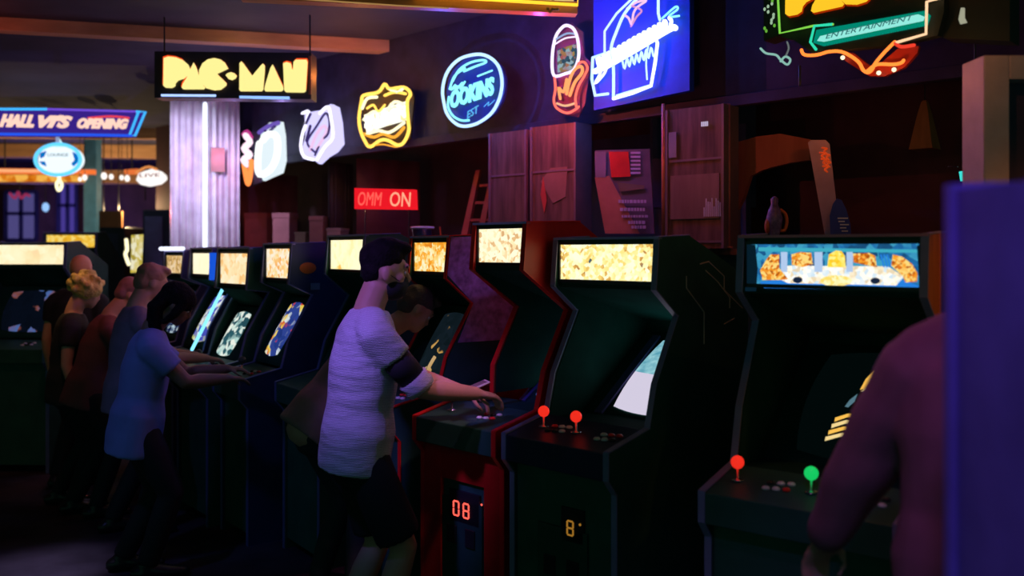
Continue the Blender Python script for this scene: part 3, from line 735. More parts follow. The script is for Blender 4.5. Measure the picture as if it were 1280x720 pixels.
def hand_sign():
    s = Sign('neon_hand_sign', 'tall neon sign of a white domed beer glass gripped by an orange hand', 'neon sign', 712, 88, 5.58, 40)
    wv = emi('lilac_white_tube', (.85,.72,1), 1.4)
    s.neon('glass_tube', [(696,95),(694,72),(698,48),(706,36),(713,33),(721,38),(726,52),(727,72),(721,88),(710,93)], wv, .010, closed=True)
    s.neon('glass_tube', [(699,50),(712,43),(724,44)], emi('blue_grey_tube', (.35,.5,.8), .9), .006)
    s.neon('glass_tube', [(698,56),(710,49),(724,47)], wv, .005)
    s.plate('picture', [(698,62),(724,54),(725,74),(716,88),(698,91)], emi_art('sign_picture', [(0,(.02,.04,.06)),(.42,(.05,.12,.2)),(.52,(.5,.35,.1)),(.6,(.55,.12,.15)),(.68,(.4,.6,.7))], 45, .7, off=4), .01, .006)
    o_ = emi('hand_orange', (1,.34,.12), 1.3); rd = emi('hand_red', (1,.16,.12), 1.4)
    s.neon('hand_tube', [(697,97),(698,112),(696,126),(700,136),(712,142),(722,138),(727,134)], rd, .008)
    s.neon('hand_tube', [(721,90),(727,80),(734,79),(738,86),(734,96),(727,108),(723,122),(724,134)], rd, .008)
    s.neon('hand_tube', [(712,118),(716,100),(722,88),(730,84),(731,92),(722,104),(716,120)], o_, .010)
    s.neon('hand_tube', [(704,124),(702,110),(708,116),(712,100)], o_, .009)
    s.neon('hand_tube', [(700,130),(710,133),(722,130)], emi('cuff_tube', (1,.55,.3), 1), .007)
    s.plate('acrylic_back', [(690,96),(692,66),(698,40),(713,28),(728,40),(730,70),(737,78),(734,100),(730,130),(722,146),(704,144),(692,132)], mat('dark_acrylic', (.10,.02,.06), .4), -.01, .006)
    point(tuple(s.o-s.n*.3+Vector((0,0,-.15))), (1,.12,.10), 9)
    point(tuple(s.o-s.n*.3+Vector((0,0,.2))), (.6,.06,.55), 10)
hand_sign()
def round_sign():
    s = Sign('round_neon_sign', 'round blue neon sign with slanting OOKINS lettering inside a white ring', 'neon sign', 595, 112, 6.15, 42)
    ring = [(559,130),(557,115),(560,98),(567,85),(578,75),(592,70),(606,69),(618,74),(627,84),(631,98),(631,112),(627,127),(619,141),(607,151),(594,157),(580,158),(569,151),(562,141)]
    s.plate('dark_disc', ring, mat('deep_blue_disc', (.02,.03,.16), .5), -.005, .02)
    s.neon('ring_tube', ring, emi('ice_blue_tube', (.42,.66,1), 1.7), .011, closed=True)
    c_ = NE['cyan']; cd = emi('cyan_dim', (.12,.5,.85), 1)
    s.neon('arc_tube', [(565,122),(564,134),(570,145),(580,151),(590,151)], c_, .008)
    s.neon('arc_tube', [(570,102),(578,88),(592,79),(608,76),(611,79),(598,84),(584,90)], c_, .008)
    s.neon('arc_tube', [(566,112),(572,96),(585,86)], c_, .008)
    s.neon('accent_tube', [(601,96),(619,89)], c_, .006, sm=False)
    text_on(s, 'OOKINS', 567, 137, 621, 119, 22, c_, off=.03, shear=.1, ext=.006, bold=.04)
    s.neon('letter_tube', [(573,107),(568,113),(576,108),(570,118),(582,104),(579,112),(585,103)], c_, .007)
    text_on(s, 'EST', 588, 149, 602, 141, 9, cd, off=.03, shear=.1, ext=.003)
    s.neon('small_tube', [(609,134),(615,128),(614,133),(622,126)], cd, .003)
    point(tuple(s.o-s.n*.35), (.05,.12,1), 9)
round_sign()
def yellow_sign():
    s = Sign('yellow_neon_sign', 'shield shaped yellow neon sign with bright white lettering band', 'neon sign', 484, 146, 6.9, 30)
    s.plate('back_panel', [(452,126),(458,118),(478,113),(486,106),(512,110),(517,122),(514,150),(512,172),(500,182),(480,178),(462,186),(454,168)], mat('dark_back', (.05,.03,.02), .6), -.01, .02)
    y_ = NE['yellow']; y2 = emi('amber_tube', (1,.40,.04), 1.2)
    s.neon('outline_tube', [(455,128),(458,120),(476,116),(484,106),(490,112),(508,110),(516,118),(512,128),(513,150),(514,164),(508,178),(500,182),(488,176),(478,176),(466,184),(460,178),(454,164),(452,148)], y_, .013, closed=True)
    s.neon('outline_tube', [(459,168),(470,172),(482,168),(496,172),(508,160)], y2, .012)
    s.neon('outline_tube', [(452,160),(458,176),(466,182),(482,181),(500,184),(510,174)], y2, .006)
    s.neon('outline_tube', [(484,120),(496,116),(510,118)], y_, .011)
    s.neon('outline_tube', [(462,136),(470,132),(476,140),(484,132)], y_, .009)
    s.plate('letter_band', [(457,144),(484,135),(512,126),(512,150),(484,158),(460,166)], emi_art('bright_band', [(0,(.55,.35,.12)),(.30,(1,.8,.4)),(.42,(1,1,.85))], 26, 1.25, off=6), .02, .01)
    for pts in ([(458,150),(470,140),(482,144),(496,128),(512,134)], [(462,168),(476,164),(490,166),(508,154)], [(490,112),(500,116),(508,110)], [(456,136),(462,124),(474,122)]):
        s.neon('scroll_tube', pts, NE['cream'], .012)
    text_on(s, 'SALOON', 460, 162, 511, 148, 15, emi('hot_white', (1,1,.9), 1.6), off=.04, ext=.004, bold=.05)
    point(tuple(s.o-s.n*.35), (1,.55,.12), 3.5)
yellow_sign()
def scribble_sign(lab, px, py, Yd, th, outline, strokes, base, nm='violet_neon_sign'):
    s = Sign(nm, lab, 'neon sign', px, py, Yd, th, group='violet white neon signs on the fascia')
    s.plate('lit_panel', outline, base, -.005, .03)
    for pts, m, r in strokes: s.neon('tube', pts, m, r)
    point(tuple(s.o-s.n*.35), (.45,.3,1), 4)
    return s
vw = emi('violet_white_panel', (.62,.58,1), 1.25); v2 = NE['violetw']; dk = mat('dark_violet_line', (.03,.02,.12), .5)
scribble_sign('angular violet white neon sign with dark slanting strokes, right of the pair', 401, 168, 7.5, 48,
    [(380,141),(392,139),(404,137),(412,130),(420,134),(424,154),(426,180),(418,190),(408,196),(398,205),(392,200),(378,198),(377,186),(381,170)],
    [([(384,160),(392,143)], dk, .012), ([(392,158),(387,176)], dk, .012), ([(397,190),(388,178),(400,158),(411,142),(416,152),(414,168),(406,176),(398,194)], dk, .010),
     ([(392,188),(400,168),(409,158),(412,166),(400,186)], emi('pink_violet_tube', (.9,.6,.9), 1), .014),
     ([(382,142),(390,140),(386,156),(382,168),(380,184),(384,196),(396,200)], v2, .012), ([(404,142),(414,134),(418,150),(420,172),(410,184),(400,200)], v2, .012)], vw)
scribble_sign('tall bright white neon sign with violet top, left of the dark posts', 338, 190, 8.1, 48,
    [(326,164),(336,153),(350,152),(353,170),(354,200),(350,216),(336,222),(328,226),(322,210),(323,185)],
    [([(328,166),(340,158),(352,154)], emi('dim_violet', (.2,.12,.6), .8), .02), ([(334,160),(338,166),(348,158)], dk, .012),
     ([(328,180),(326,200),(328,218),(342,212),(350,195),(350,172),(340,168),(332,176)], emi('hot_white_tube', (.95,1,1), 1.3), .03)], emi('white_panel', (.80,.92,.98), 1.0))
s = Sign('red_white_neon_sign', 'narrow neon sign, white above and orange red below, beside the pale pillar', 'neon sign', 312, 195, 8.4, 48)
s.neon('tube', [(311,170),(316,178),(309,186),(316,194),(308,200),(314,206)], emi('pinkish_white', (1,.75,.9), 1.3), .03)
s.neon('tube', [(309,205),(311,218),(314,230),(317,216),(318,202)], emi('orange_red_tube', (1,.25,.06), 1.5), .024)
s.neon('tube', [(307,168),(313,164),(319,172)], emi('magenta_tube', (.6,.05,.3), .9), .012)
s.plate('back_panel', [(306,164),(320,164),(320,226),(308,232)], M['fascia'], -.06, .02)
point(tuple(s.o-s.n*.3), (1,.2,.4), 1.2)
# orange framed sign at the top edge
def top_sign():
    s = Sign('framed_ceiling_sign', 'long orange framed light box cropped by the top picture edge', 'sign', 560, 4, 5.0, -6)
    fr = wood('orange_frame_wood', (.55,.22,.05), (.75,.35,.1), 5, .5, 'X')
    s.plate('lower_rail', [(300,-14),(722,2),(722,17),(300,-2)], fr, 0, .08)
    s.plate('lit_panel', [(380,-70),(718,-60),(718,0),(380,-12)], emi_art('top_sign_print', [(0,(.1,.25,.6)),(.36,(.5,.25,.05)),(.5,(.9,.5,.1)),(.66,(1,.75,.3))], 14, .7, off=8), -.02, .04)
    s.neon('edge_tube', [(520,-4),(721,8),(721,-20)], emi('amber_edge', (1,.55,.03), 1.5), .009, sm=False)
    s.neon('edge_tube', [(350,-1),(500,9),(560,12)], emi('dim_amber_edge', (.45,.25,.08), .8), .004, sm=False)
    for x in (420, 700):
        a = s.pt(x, -50, -.05); MB().tube([a, (a.x, a.y, CEIL-s.o.z)], .008, 6).build('hanger_rod', M['blk_btn'], s.e)
    for k in range(5): MB().ell(s.pt(684+k*3, 12+random.random()*4, .02), .01, .008, .01).build('gilt_knob', M['gold'], s.e, smooth=True)
    point(tuple(P(600, 40, 4.9)), (1,.5,.12), .5)
    point(tuple(P(560, 45, 5.6)), (.05,.12,1), 5)
top_sign()
# far left signs
def far_signs():
    s = Sign('slanted_neon_banner', 'long violet banner sign with pink and white script framed in slanting blue tubes', 'neon sign', 80, 153, 9.0, -6)
    s.plate('board', [(-12,136),(182,139),(169,171),(-20,170)], emi('banner_violet', (.05,.02,.30), .8), 0, .04)
    bt = emi('sky_blue_tube', (.05,.45,1), 1.2)
    s.neon('frame_tube', [(-12,137),(2,137),(60,137)], bt, .012, sm=False)
    s.neon('frame_tube', [(60,137),(172,140)], emi('violet_tube', (.18,.08,.75), 1), .010, sm=False)
    s.neon('frame_tube', [(172,140),(183,140),(170,170),(163,170),(174,141)], bt, .012, sm=False)
    s.neon('frame_tube', [(-20,168),(110,169),(165,170)], emi('deep_blue_tube', (.02,.10,.9), 1), .014, sm=False)
    lt = emi('pink_cream_letters', (1,.62,.50), 1.15)
    text_on(s, 'HALL', 1, 159, 44, 160, 16, lt, off=.03, shear=.4, ext=.01, bold=.06)
    text_on(s, "VI'S", 50, 160, 92, 161, 16, lt, off=.03, shear=.4, ext=.01, bold=.06)
    text_on(s, 'OPENING', 98, 161, 162, 162, 13, lt, off=.03, shear=.4, ext=.01, bold=.06)
    s.neon('letter_tube', [(112,148),(140,146),(162,148)], emi('red_under', (.9,.06,.08), 1), .01)
    s = Sign('oval_neon_sign', 'oval white and blue neon sign with drop shaped pendant above the far hall', 'neon sign', 76, 200, 10.0, 4)
    ov = ellipse(75.5, 200, 28, 19)[:-1]
    s.plate('lit_panel', ov, emi('oval_white', (.85,.95,1), 1.1), 0, .04)
    s.neon('rim_tube', ov, emi('rim_blue', (.12,.6,1), 1.3), .02, off=.05, closed=True)
    s.plate('lit_panel', [(70,184),(75,174),(80,184)], emi('cap_white', (.55,.9,1), 1.1), .02, .03)
    bb = emi('deep_blue_segment', (.0,.16,.6), .9)
    for q in ([(52,192),(59,189),(56,196),(52,198)], [(51,202),(57,202),(59,208),(54,206)], [(92,190),(99,194),(100,201),(93,208),(91,205),(95,200)]): s.plate('segment', q, bb, .03, .02)
    text_on(s, 'LOUNGE', 62, 196, 88, 196, 4, emi('grey_text', (.25,.4,.5), .7), off=.04, ext=.003)
    s.neon('pendant_tube', [(76,219),(76,226)], NE['cream'], .02, sm=False)
    s.neon('pendant_tube', [(73,229),(76,226),(79,230),(78,236),(75,238),(73,234)], NE['cream'], .018, closed=True)
    s.neon('hanger_rod', [(74,180),(74,168)], emi('pale_hanger', (.4,.5,.8), .7), .02, sm=False)
    s = Sign('cloud_neon_sign', 'small white cloud shaped neon sign with dark lettering left of the pale pillar', 'neon sign', 187, 222, 11.0, 4)
    s.plate('lit_panel', [(170,225),(173,217),(180,214),(190,211),(200,214),(206,219),(207,224),(200,230),(186,233),(176,231)], emi('cloud_white', (1,.95,.92), 1.15), 0, .05)
    s.neon('rim_tube', [(172,216),(180,211),(188,209),(197,212)], emi('rim_orange', (1,.35,.1), .8), .015)
    text_on(s, 'LIVE', 176, 222, 201, 221, 4.5, emi('dark_red_text', (.3,.05,.05), .7), off=.03, ext=.004)
    s.neon('power_cable', [(183,233),(183,250)], M['blk_btn'], .008, sm=False)
    # orange glowing band under far beam
    s = Sign('orange_light_band', 'long glowing orange light band under the far ceiling beam', 'light band', 60, 218, 12.6, 3)
    s.plate('upper_tube', [(-30,210),(118,212),(118,218),(-30,217)], emi('orange_band', (1,.20,.04), .95), 0, .05)
    s.plate('upper_tube', [(-30,211),(50,212),(50,215.5),(-30,215)], emi('peach_band', (1,.45,.2), 1.0), .02, .02)
    for x_ in (5, 70):
        a = s.pt(x_, 213, -.02); MB().tube([a, (a.x, a.y, CEIL-s.o.z)], .01, 6).build('hanger_rod', M['blk_btn'], s.e)
    s.plate('lower_panel', [(-30,218),(108,219),(104,227),(-30,227)], emi_art('amber_band', [(0,(.45,.08,0)),(.45,(.8,.22,.01)),(.6,(1,.5,.08))], 12, .9, off=3), .0, .05)
    s = Sign('short_orange_light_band', 'short orange light band just behind the small cloud sign', 'light band', 165, 214, 12.6, 3)
    s.plate('tube_cover', [(155,212),(172,211),(172,218),(156,218)], emi('orange_short', (1,.22,.05), .8), 0, .05)
    a = s.pt(164, 213, -.02); MB().tube([a, (a.x, a.y, CEIL-s.o.z)], .01, 6).build('hanger_rod', M['blk_btn'], s.e)
    bul = emi('globe_warm', (1,.92,.85), 1.3)
    for i, (x, y, rr_) in enumerate(((100,224,.022),(106,222,.03),(130,220,.036),(139,221,.028),(152,222,.026),(159,223,.032))):
        mb = MB().ell((0,0,0), rr_, rr_, rr_*1.3, nu=12, nv=8); mb.cur = 1; mb.tube([(0,0,rr_),(0,0,CEIL-P(x,y,11.5).z)], .004, 5)
        o = mb.build('globe_bulb', [bul, M['blk_btn']], loc=P(x, y, 11.5), smooth=True)
        tagp(o, 'small warm globe bulb in the far hall, %s' % ['first from the left by the orange band','second from the left by the orange band','third from left and largest','fourth from the left','second to last, left of the cloud sign','last of the string, nearest the cloud sign'][i], 'bulb', 'string of globe bulbs')
far_signs()
# red led sign in the recess
def led():
    s = Sign('red_led_sign', 'glowing red box sign with bright OMM ON letters above the small cooler', 'sign', 482, 250, 6.9, 8)
    s.plate('lit_box', [(443,235),(519,237),(520,262),(443,261)], emi('led_red', (.85,.01,.02), 1.0), 0, .06)
    lt = emi('led_letters', (1,.10,.08), 1.3)
    text_on(s, 'OMM', 448, 257, 478, 257.5, 17, lt, off=.01, shear=.2, ext=.003)
    text_on(s, 'ON', 488, 258, 514, 258.5, 18, emi('led_letters2', (1,.35,.22), 1.3), off=.01, shear=.1, ext=.003)
    for x in (455, 510):
        a = s.pt(x, 261, -.03); MB().tube([a, (a.x, a.y+.0, 1.735-s.o.z)], .006, 6).build('post', M['blk_btn'], s.e)
    point(tuple(s.o-s.n*.25), (1,.03,.03), 2.2)
led()

# ------------------------------------------------------------------ posts, props behind the row
def post(lab, x0, x1, Yd, th, z0=1.735, z1=2.5, ybot=None):
    xc = (x0+x1)/2; o, u, n = plane_of(xc, HY, Yd, th)
    a = ray_plane(x0, HY, o, n); b = ray_plane(x1, HY, o, n); W_ = (b-a).length; c = (a+b)/2; c.z = z0
    r = empty('timber_post', c, -R(th), label=lab, cat='post', group='timber clad posts')
    MB().box(-W_/2+.015, W_/2-.015, 0, .14, 0, z1-z0).build('timber_panel', M['wood'], r)
    for x in (-W_/2, W_/2-.014): MB().box(x, x+.014, -.012, .15, 0, z1-z0).build('metal_corner', M['strip'], r)
    for zz in (.03, (z1-z0)*.62): MB().box(-W_/2+.015, W_/2-.015, -.006, .002, zz, zz+.012).build('cross_strip', M['strip'], r)
    return r, W_
post('timber clad post left of the pair above the red cabinet', 612, 659, 6.0, 42)
r_, W_ = post('timber clad post right of the pair above the red cabinet, with a pale torn notice', 664, 721, 5.68, 42)
MB().prism([(-.10,-.004,.42),(-.02,-.004,.50),(.11,-.004,.50),(.10,-.004,.32),(0,-.004,.28)], (0,.004,0)).build('torn_notice', mat('brown_paper', (.32,.17,.11), .8), r_)
MB().prism([(-.08,-.006,.45),(-.05,-.006,.30),(-.07,-.006,.22),(-.10,-.006,.34)], (0,.003,0)).build('torn_notice', mat('red_paper', (.6,.08,.05), .7), r_)
r_, W_ = post('wide timber clad post with pinned papers right of the blue neon board', 833, 906, 4.98, 42)
pap = mat('grey_pinned_paper', (.30,.26,.30), .8)
MB().box(-W_/2+.02, -W_/2+.07, -.01, -.006, .50, .64).build('pinned_card', pap, r_)
MB().box(-W_/2+.03, W_/2-.03, -.008, -.002, .16, .40).build('pinned_notice', wood('tan_notice', (.22,.12,.09), (.34,.20,.15), 3), r_)
tx = mat('white_writing', (.75,.72,.8), .5)
for k in range(9):
    x = .06+k*.012; MB().box(x, x+.006, -.012, -.008, .17, .22+.05*abs(math.sin(k*1.9))).build('marker_writing', tx, r_)
for k in range(4): MB().box(.045+k*.011, .051+k*.011, -.012, -.006, .655, .68).build('marker_writing', emi('tiny_lit_mark', (.6,.5,.7), .8), r_)
# thin upright pipes beside the wide post
for x, lab in ((829, 'thin reddish pipe left of the wide timber post'), (911, 'thin reddish pipe right of the wide timber post')):
    c = P(x, HY, 4.9); o = MB().tube([(0,0,0),(0,0,.77)], .009, 8).tube([(0,0,0),(0,0,.012)], .022, 10).build('wall_pipe', mat('reddish_pipe', (.55,.18,.15), .45), loc=(c.x, c.y, 1.735), smooth=True)
    tagp(o, lab, 'pipe')
# poster boards leaning in the recess
def posters():
    s = Sign('leaning_poster', 'stack of printed posters with a red square leaning in the recess under the blue board', 'poster', 782, 240, 5.55, 20)
    s.plate('backing', [(744,188),(812,186),(818,292),(760,292)], mat('grey_violet_card', (.16,.12,.17), .7), 0, .02)
    s.plate('brown_sheet', [(744,222),(762,220),(784,262),(800,292),(757,292)], mat('terracotta_sheet', (.50,.20,.13), .7), .012, .008)
    s.plate('red_square', [(762,190),(786,190),(789,221),(765,222)], mat('red_print', (.75,.03,.02), .6), .016, .006)
    tp = mat('pale_violet_print', (.55,.48,.68), .6)
    s.plate('white_card', [(744,190),(758,190),(758,222),(745,222)], mat('grey_card', (.25,.2,.26), .6), .014, .006)
    for k in range(6): s.plate('printed_line', [(789,190+k*5),(801,190+k*5),(801,192.5+k*5),(789,192.5+k*5)], tp, .014, .004)
    for k, (x0, x1, y, hh) in enumerate(((774,806,250,4),(776,806,260,4),(778,808,269,3),(786,806,276,4),(790,805,282,4))):
        x = x0
        while x < x1:
            w_ = 1.5+random.random()*2.5; s.plate('printed_letter', [(x,y),(x+w_,y),(x+w_,y+hh),(x,y+hh)], tp, .022, .004); x += w_+1
    s.plate('torn_edge', [(772,228),(806,232),(806,236),(776,240)], mat('olive_print', (.2,.15,.1), .7), .014, .004)
posters()
# red ladder-like rack
def rack():
    c = P(585, 292, 6.9)
    r = empty('red_rack', (c.x, c.y, 1.735), R(-30), label='leaning red wooden ladder rack left of the timber posts', cat='rack')
    m = mat('red_stained_wood', (.50,.09,.07), .6)
    H = (292-192)/F*6.9
    for dx in (-.02, .12):
        MB().prism([(dx-.06,-.02,0),(dx,-.02,0),(dx+.06,.10,H),(dx+.025,.10,H)], (0,.03,0)).build('rail', m, r)
    for k in range(4):
        z = .08+k*.13; MB().box(-.04+z*.2, .13+z*.15, -.01+z*.18, .008+z*.18, z, z+.02).build('rung', m, r)
    MB().box(.14, .2, .10, .12, H-.16, H-.04).build('tag_board', mat('orange_red_board', (.6,.16,.08), .6), r)
rack()
# wall drapes / vertical dark panels on the recess wall
def drape(lab, x0, x1, Yd, m, zt=2.5, n=24, z0=1.735, amp=.02):
    a = P(x0, HY, Yd); b = P(x1, HY, Yd+.25); u = b-a; u.z = 0; L = u.length; th = math.atan2(u.y, u.x)
    mb = MB(); vs = []
    for i in range(n+1):
        x = L*i/n; y = amp*math.sin(i*1.9)
        vs += [(x, y, 0), (x, y, zt-z0), (x, y+.01, 0), (x, y+.01, zt-z0)]
    fs = []
    for i in range(n): k = i*4; fs += [(k, k+4, k+5, k+1), (k+3, k+7, k+6, k+2), (k+1, k+5, k+7, k+3), (k, k+2, k+6, k+4)]
    mb.add(vs, fs); o = mb.build('curtain', m, loc=(a.x, a.y, z0), rz=th, smooth=True)
    tagp(o, lab, 'curtain', 'curtains behind the row'); return o
drape('dark pleated curtain hanging between the violet signs and the yellow sign', 412, 442, 8.0, mat('dark_pleats', (.07,.045,.05), .8))
drape('maroon curtain behind the red box sign', 446, 525, 7.75, mat('maroon_cloth', (.17,.06,.08), .85), n=10, amp=.008)
drape('dull red curtain hanging under the tall white neon sign', 300, 372, 9.3, mat('red_cloth', (.30,.08,.09), .8), n=14, amp=.01)
# boxes on the counter below it
bx = [('brick red storage box nearest the pale pillar on the back shelf', 304, 334, 266, 9.0, (.60,.12,.09)), ('mauve storage box beside the brick red one on the back shelf', 340, 362, 266, 8.6, (.34,.14,.15)),
      ('small khaki box in the middle of the back shelf', 368, 382, 290, 8.2, (.22,.20,.12)), ('brown cardboard box with pale label left of the dark pleated curtain', 386, 404, 270, 8.0, (.28,.14,.11)), ('low grey card box right of the dark pleated curtain', 408, 426, 285, 7.7, (.30,.24,.22))]
for lab, x0, x1, yt, Yd, c in bx:
    a = P(x0, yt, Yd); b = P(x1, yt, Yd); W_ = b.x-a.x; h_ = max(.08, a.z-1.735)
    r = empty('storage_box', ((a.x+b.x)/2, Yd, 1.735), R(-10), label=lab, cat='box', group='boxes on the back shelf')
    m = mat('box_card', c, .75); MB().box(-W_/2, W_/2, 0, .2, 0, h_*.86).build('box_body', m, r, bevel=.004); MB().box(-W_/2-.005, W_/2+.005, -.005, .205, h_*.86, h_).build('lid', m, r, bevel=.003)
# cooler / bowl black
def cooler():
    c = P(528, 292, 6.6); r = empty('ice_bucket', (c.x, c.y, 1.735), 0, label='round black bucket with shiny white rim and small white writing', cat='bucket')
    k = (292-264)/F*6.6
    MB().lathe([(.055,0),(.062,.01),(.078,k*.9),(.075,k*.93)], n=24).build('bucket_body', mat('gloss_navy_black', (.02,.025,.05), .2), r, smooth=True)
    MB().lathe([(.08,k*.9),(.088,k*.94),(.084,k),(.04,k*1.03)], n=24).build('rim', mat('white_rim', (.75,.78,.85), .25), r, smooth=True)
    MB().box(-.005,.045,-.078,-.068,.02,.045).build('written_mark', tx, r)
    c = P(556, 292, 6.6); r = empty('red_figurine', (c.x, c.y, 1.735), 0, label='small red forked ornament right of the black bucket', cat='ornament')
    m = mat('red_orange_ornament', (.7,.14,.06), .5)
    MB().lathe([(.022,0),(.022,.01),(.008,.02),(.01,.04)], n=12).build('base', m, r); MB().tube([(0,0,.035),(-.03,0,.09)], [.012,.004], 7).build('prong', m, r); MB().tube([(0,0,.035),(.03,0,.085)], [.012,.004], 7).build('prong', m, r)
    MB().tube([(-.02,0,.0),(-.035,0,.16)], .006, 6).build('prong', m, r)
cooler()
# objects above the nearest cabinet
def right_props():
    Yd = 4.6
    s = Sign('lavender_board', 'upright lavender board with glowing orange lettering above the nearest cabinet', 'board', 1027, 235, 4.62, 20)
    s.plate('plank', [(1010,178),(1014,175),(1032,175),(1037,180),(1046,258),(1040,294),(1031,294)], mat('lavender_board_paint', (.50,.36,.45), .5), 0, .03)
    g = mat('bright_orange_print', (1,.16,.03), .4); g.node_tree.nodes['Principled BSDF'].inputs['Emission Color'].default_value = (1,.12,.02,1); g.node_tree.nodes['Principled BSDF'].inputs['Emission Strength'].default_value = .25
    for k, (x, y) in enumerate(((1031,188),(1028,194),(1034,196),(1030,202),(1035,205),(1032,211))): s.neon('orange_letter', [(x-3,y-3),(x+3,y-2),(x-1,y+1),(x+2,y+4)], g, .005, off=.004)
    s = Sign('blue_plaque', 'rounded dark blue plaque with white writing leaning beside the lavender board', 'plaque', 1048, 270, 4.5, 20)
    q = [(1038,294),(1037,270),(1041,255),(1046,248),(1052,250),(1058,262),(1063,280),(1064,294)]
    s.plate('plaque_body', q, mat('blue_enamel', (.04,.05,.45), .35), 0, .03)
    wm = mat('white_enamel', (.8,.82,1), .4)
    for (x0, x1, y) in ((1047,1060,272),(1048,1056,276),(1050,1061,280),(1050,1058,284),(1052,1060,288)): s.plate('written_line', [(x0,y),(x1,y),(x1,y+1.6),(x0,y+1.6)], wm, .004, .004)
    # jug
    c = P(968, 293, 4.6); r = empty('ornate_jug', (c.x, c.y, 1.735), 0, label='tall ornate dark jug with orange curved handle above the nearest cabinet', cat='jug')
    H = .25; 
    MB().lathe([(.035,0),(.038,.02),(.022,.06),(.034,.10),(.04,.15),(.03,.19),(.016,.22),(.02,.245),(.006,.26)], n=20).build('jug_body', mat('violet_glaze', (.16,.12,.30), .3, noise=.6, nscale=40), r, smooth=True)
    MB().tube(smooth_path([Vector(p) for p in ((.03,0,.19),(.055,0,.17),(.062,0,.13),(.05,0,.09),(.03,0,.09))]), .009, 8, caps='round').build('handle', mat('orange_glaze', (.75,.2,.05), .4), r, smooth=True)
    MB().ell((-.035,0,.11), .014, .02, .04).build('side_ornament', mat('rust_glaze', (.5,.12,.05), .4), r, smooth=True)
    for k in range(4): MB().box(-.02+k*.011, -.013+k*.011, -.04, -.032, .02, .05).build('painted_mark', wm, r)
    # curved rust wooden arch
    s = Sign('wooden_arch', 'large rust brown curved wooden panel leaning on the wall behind the lavender board', 'panel', 960, 210, 5.0, 30)
    s.plate('arch', [(920,178),(945,171),(975,167),(1012,174),(1012,200),(985,204),(955,212),(938,220),(930,245),(922,262)], wood('rust_wood', (.40,.09,.03), (.52,.13,.05), 3), 0, .05)
    s.plate('upright', [(916,180),(921,178),(923,300),(916,300)], M['strip'], -.02, .03)
    # cone shade
    c = P(1156, 187, 4.9); r = empty('hanging_cone_shade', (c.x, c.y, c.z), 0, label='rust brown tapered hanging lamp shade in the dark right background', cat='lamp')
    h_ = (187-128)/F*4.9
    MB().lathe([(.088,0),(.085,.005),(.04,h_*.75),(.02,h_),(.01,h_+.01)], n=4).build('shade', wood('rust_shade', (.35,.15,.04), (.5,.22,.07), 4), r)
    MB().tube([(0,0,h_),(0,0,CEIL-c.z)], .004, 6).build('cord', M['blk_btn'], r)
    # small lit sign
    s = Sign('teal_lit_sign', 'small lit sign with white dome over a teal bar beside the door frame', 'sign', 1216, 210, 3.9, 10)
    s.plate('dome', [(1206,206),(1208,196),(1215,192),(1224,192),(1232,196),(1234,206)], emi('dome_white', (1,.88,.82), 1.1), 0, .03)
    s.plate('red_band', [(1206,206),(1222,205),(1222,212),(1208,213)], emi('dim_red_band', (.5,.1,.08), .8), -.002, .03)
    s.plate('teal_bar', [(1201,214),(1234,213),(1234,225),(1203,226)], emi('bar_teal', (.05,.75,.68), 1.0), .002, .03)
    s.neon('arm', [(1194,209),(1183,209)], M['chrome'], .003, sm=False)
    a = s.pt(1220, 192, -.015); MB().tube([a, (a.x, a.y, CEIL-s.o.z)], .004, 6).build('hanger_rod', M['blk_btn'], s.e)
right_props()
# door frame right
dp = mat('pale_door_paint', (.46,.36,.40), .6)
def door():
    a = P(1230, HY, 3.05).x
    fr = struct('door_1', MB().box(a, a+.085, 3.05, 3.2, 0, 2.37).box(a+.085, a+1.0, 3.05, 3.2, 2.29, 2.37).box(a+.915, a+1.0, 3.05, 3.2, 0, 2.29), dp, bevel=.004)
    MB().box(a+.085, a+.915, 3.12, 3.16, .01, 2.29).build('door_leaf', mat('dark_door_leaf', (.05,.02,.06), .6), fr)
    MB().ell((a+.15, 3.09, 1.0), .025, .025, .025).build('door_handle', M['chrome'], fr, smooth=True)
door()
# header box above the dark opening at right
struct('trim_10', MB().box(.9, 4.2, 5.9, 6.0, 2.0, CEIL), M['bluewall'])
bb = MB().tube([(0,0,0),(.3,-.05,0)], .02, 6)

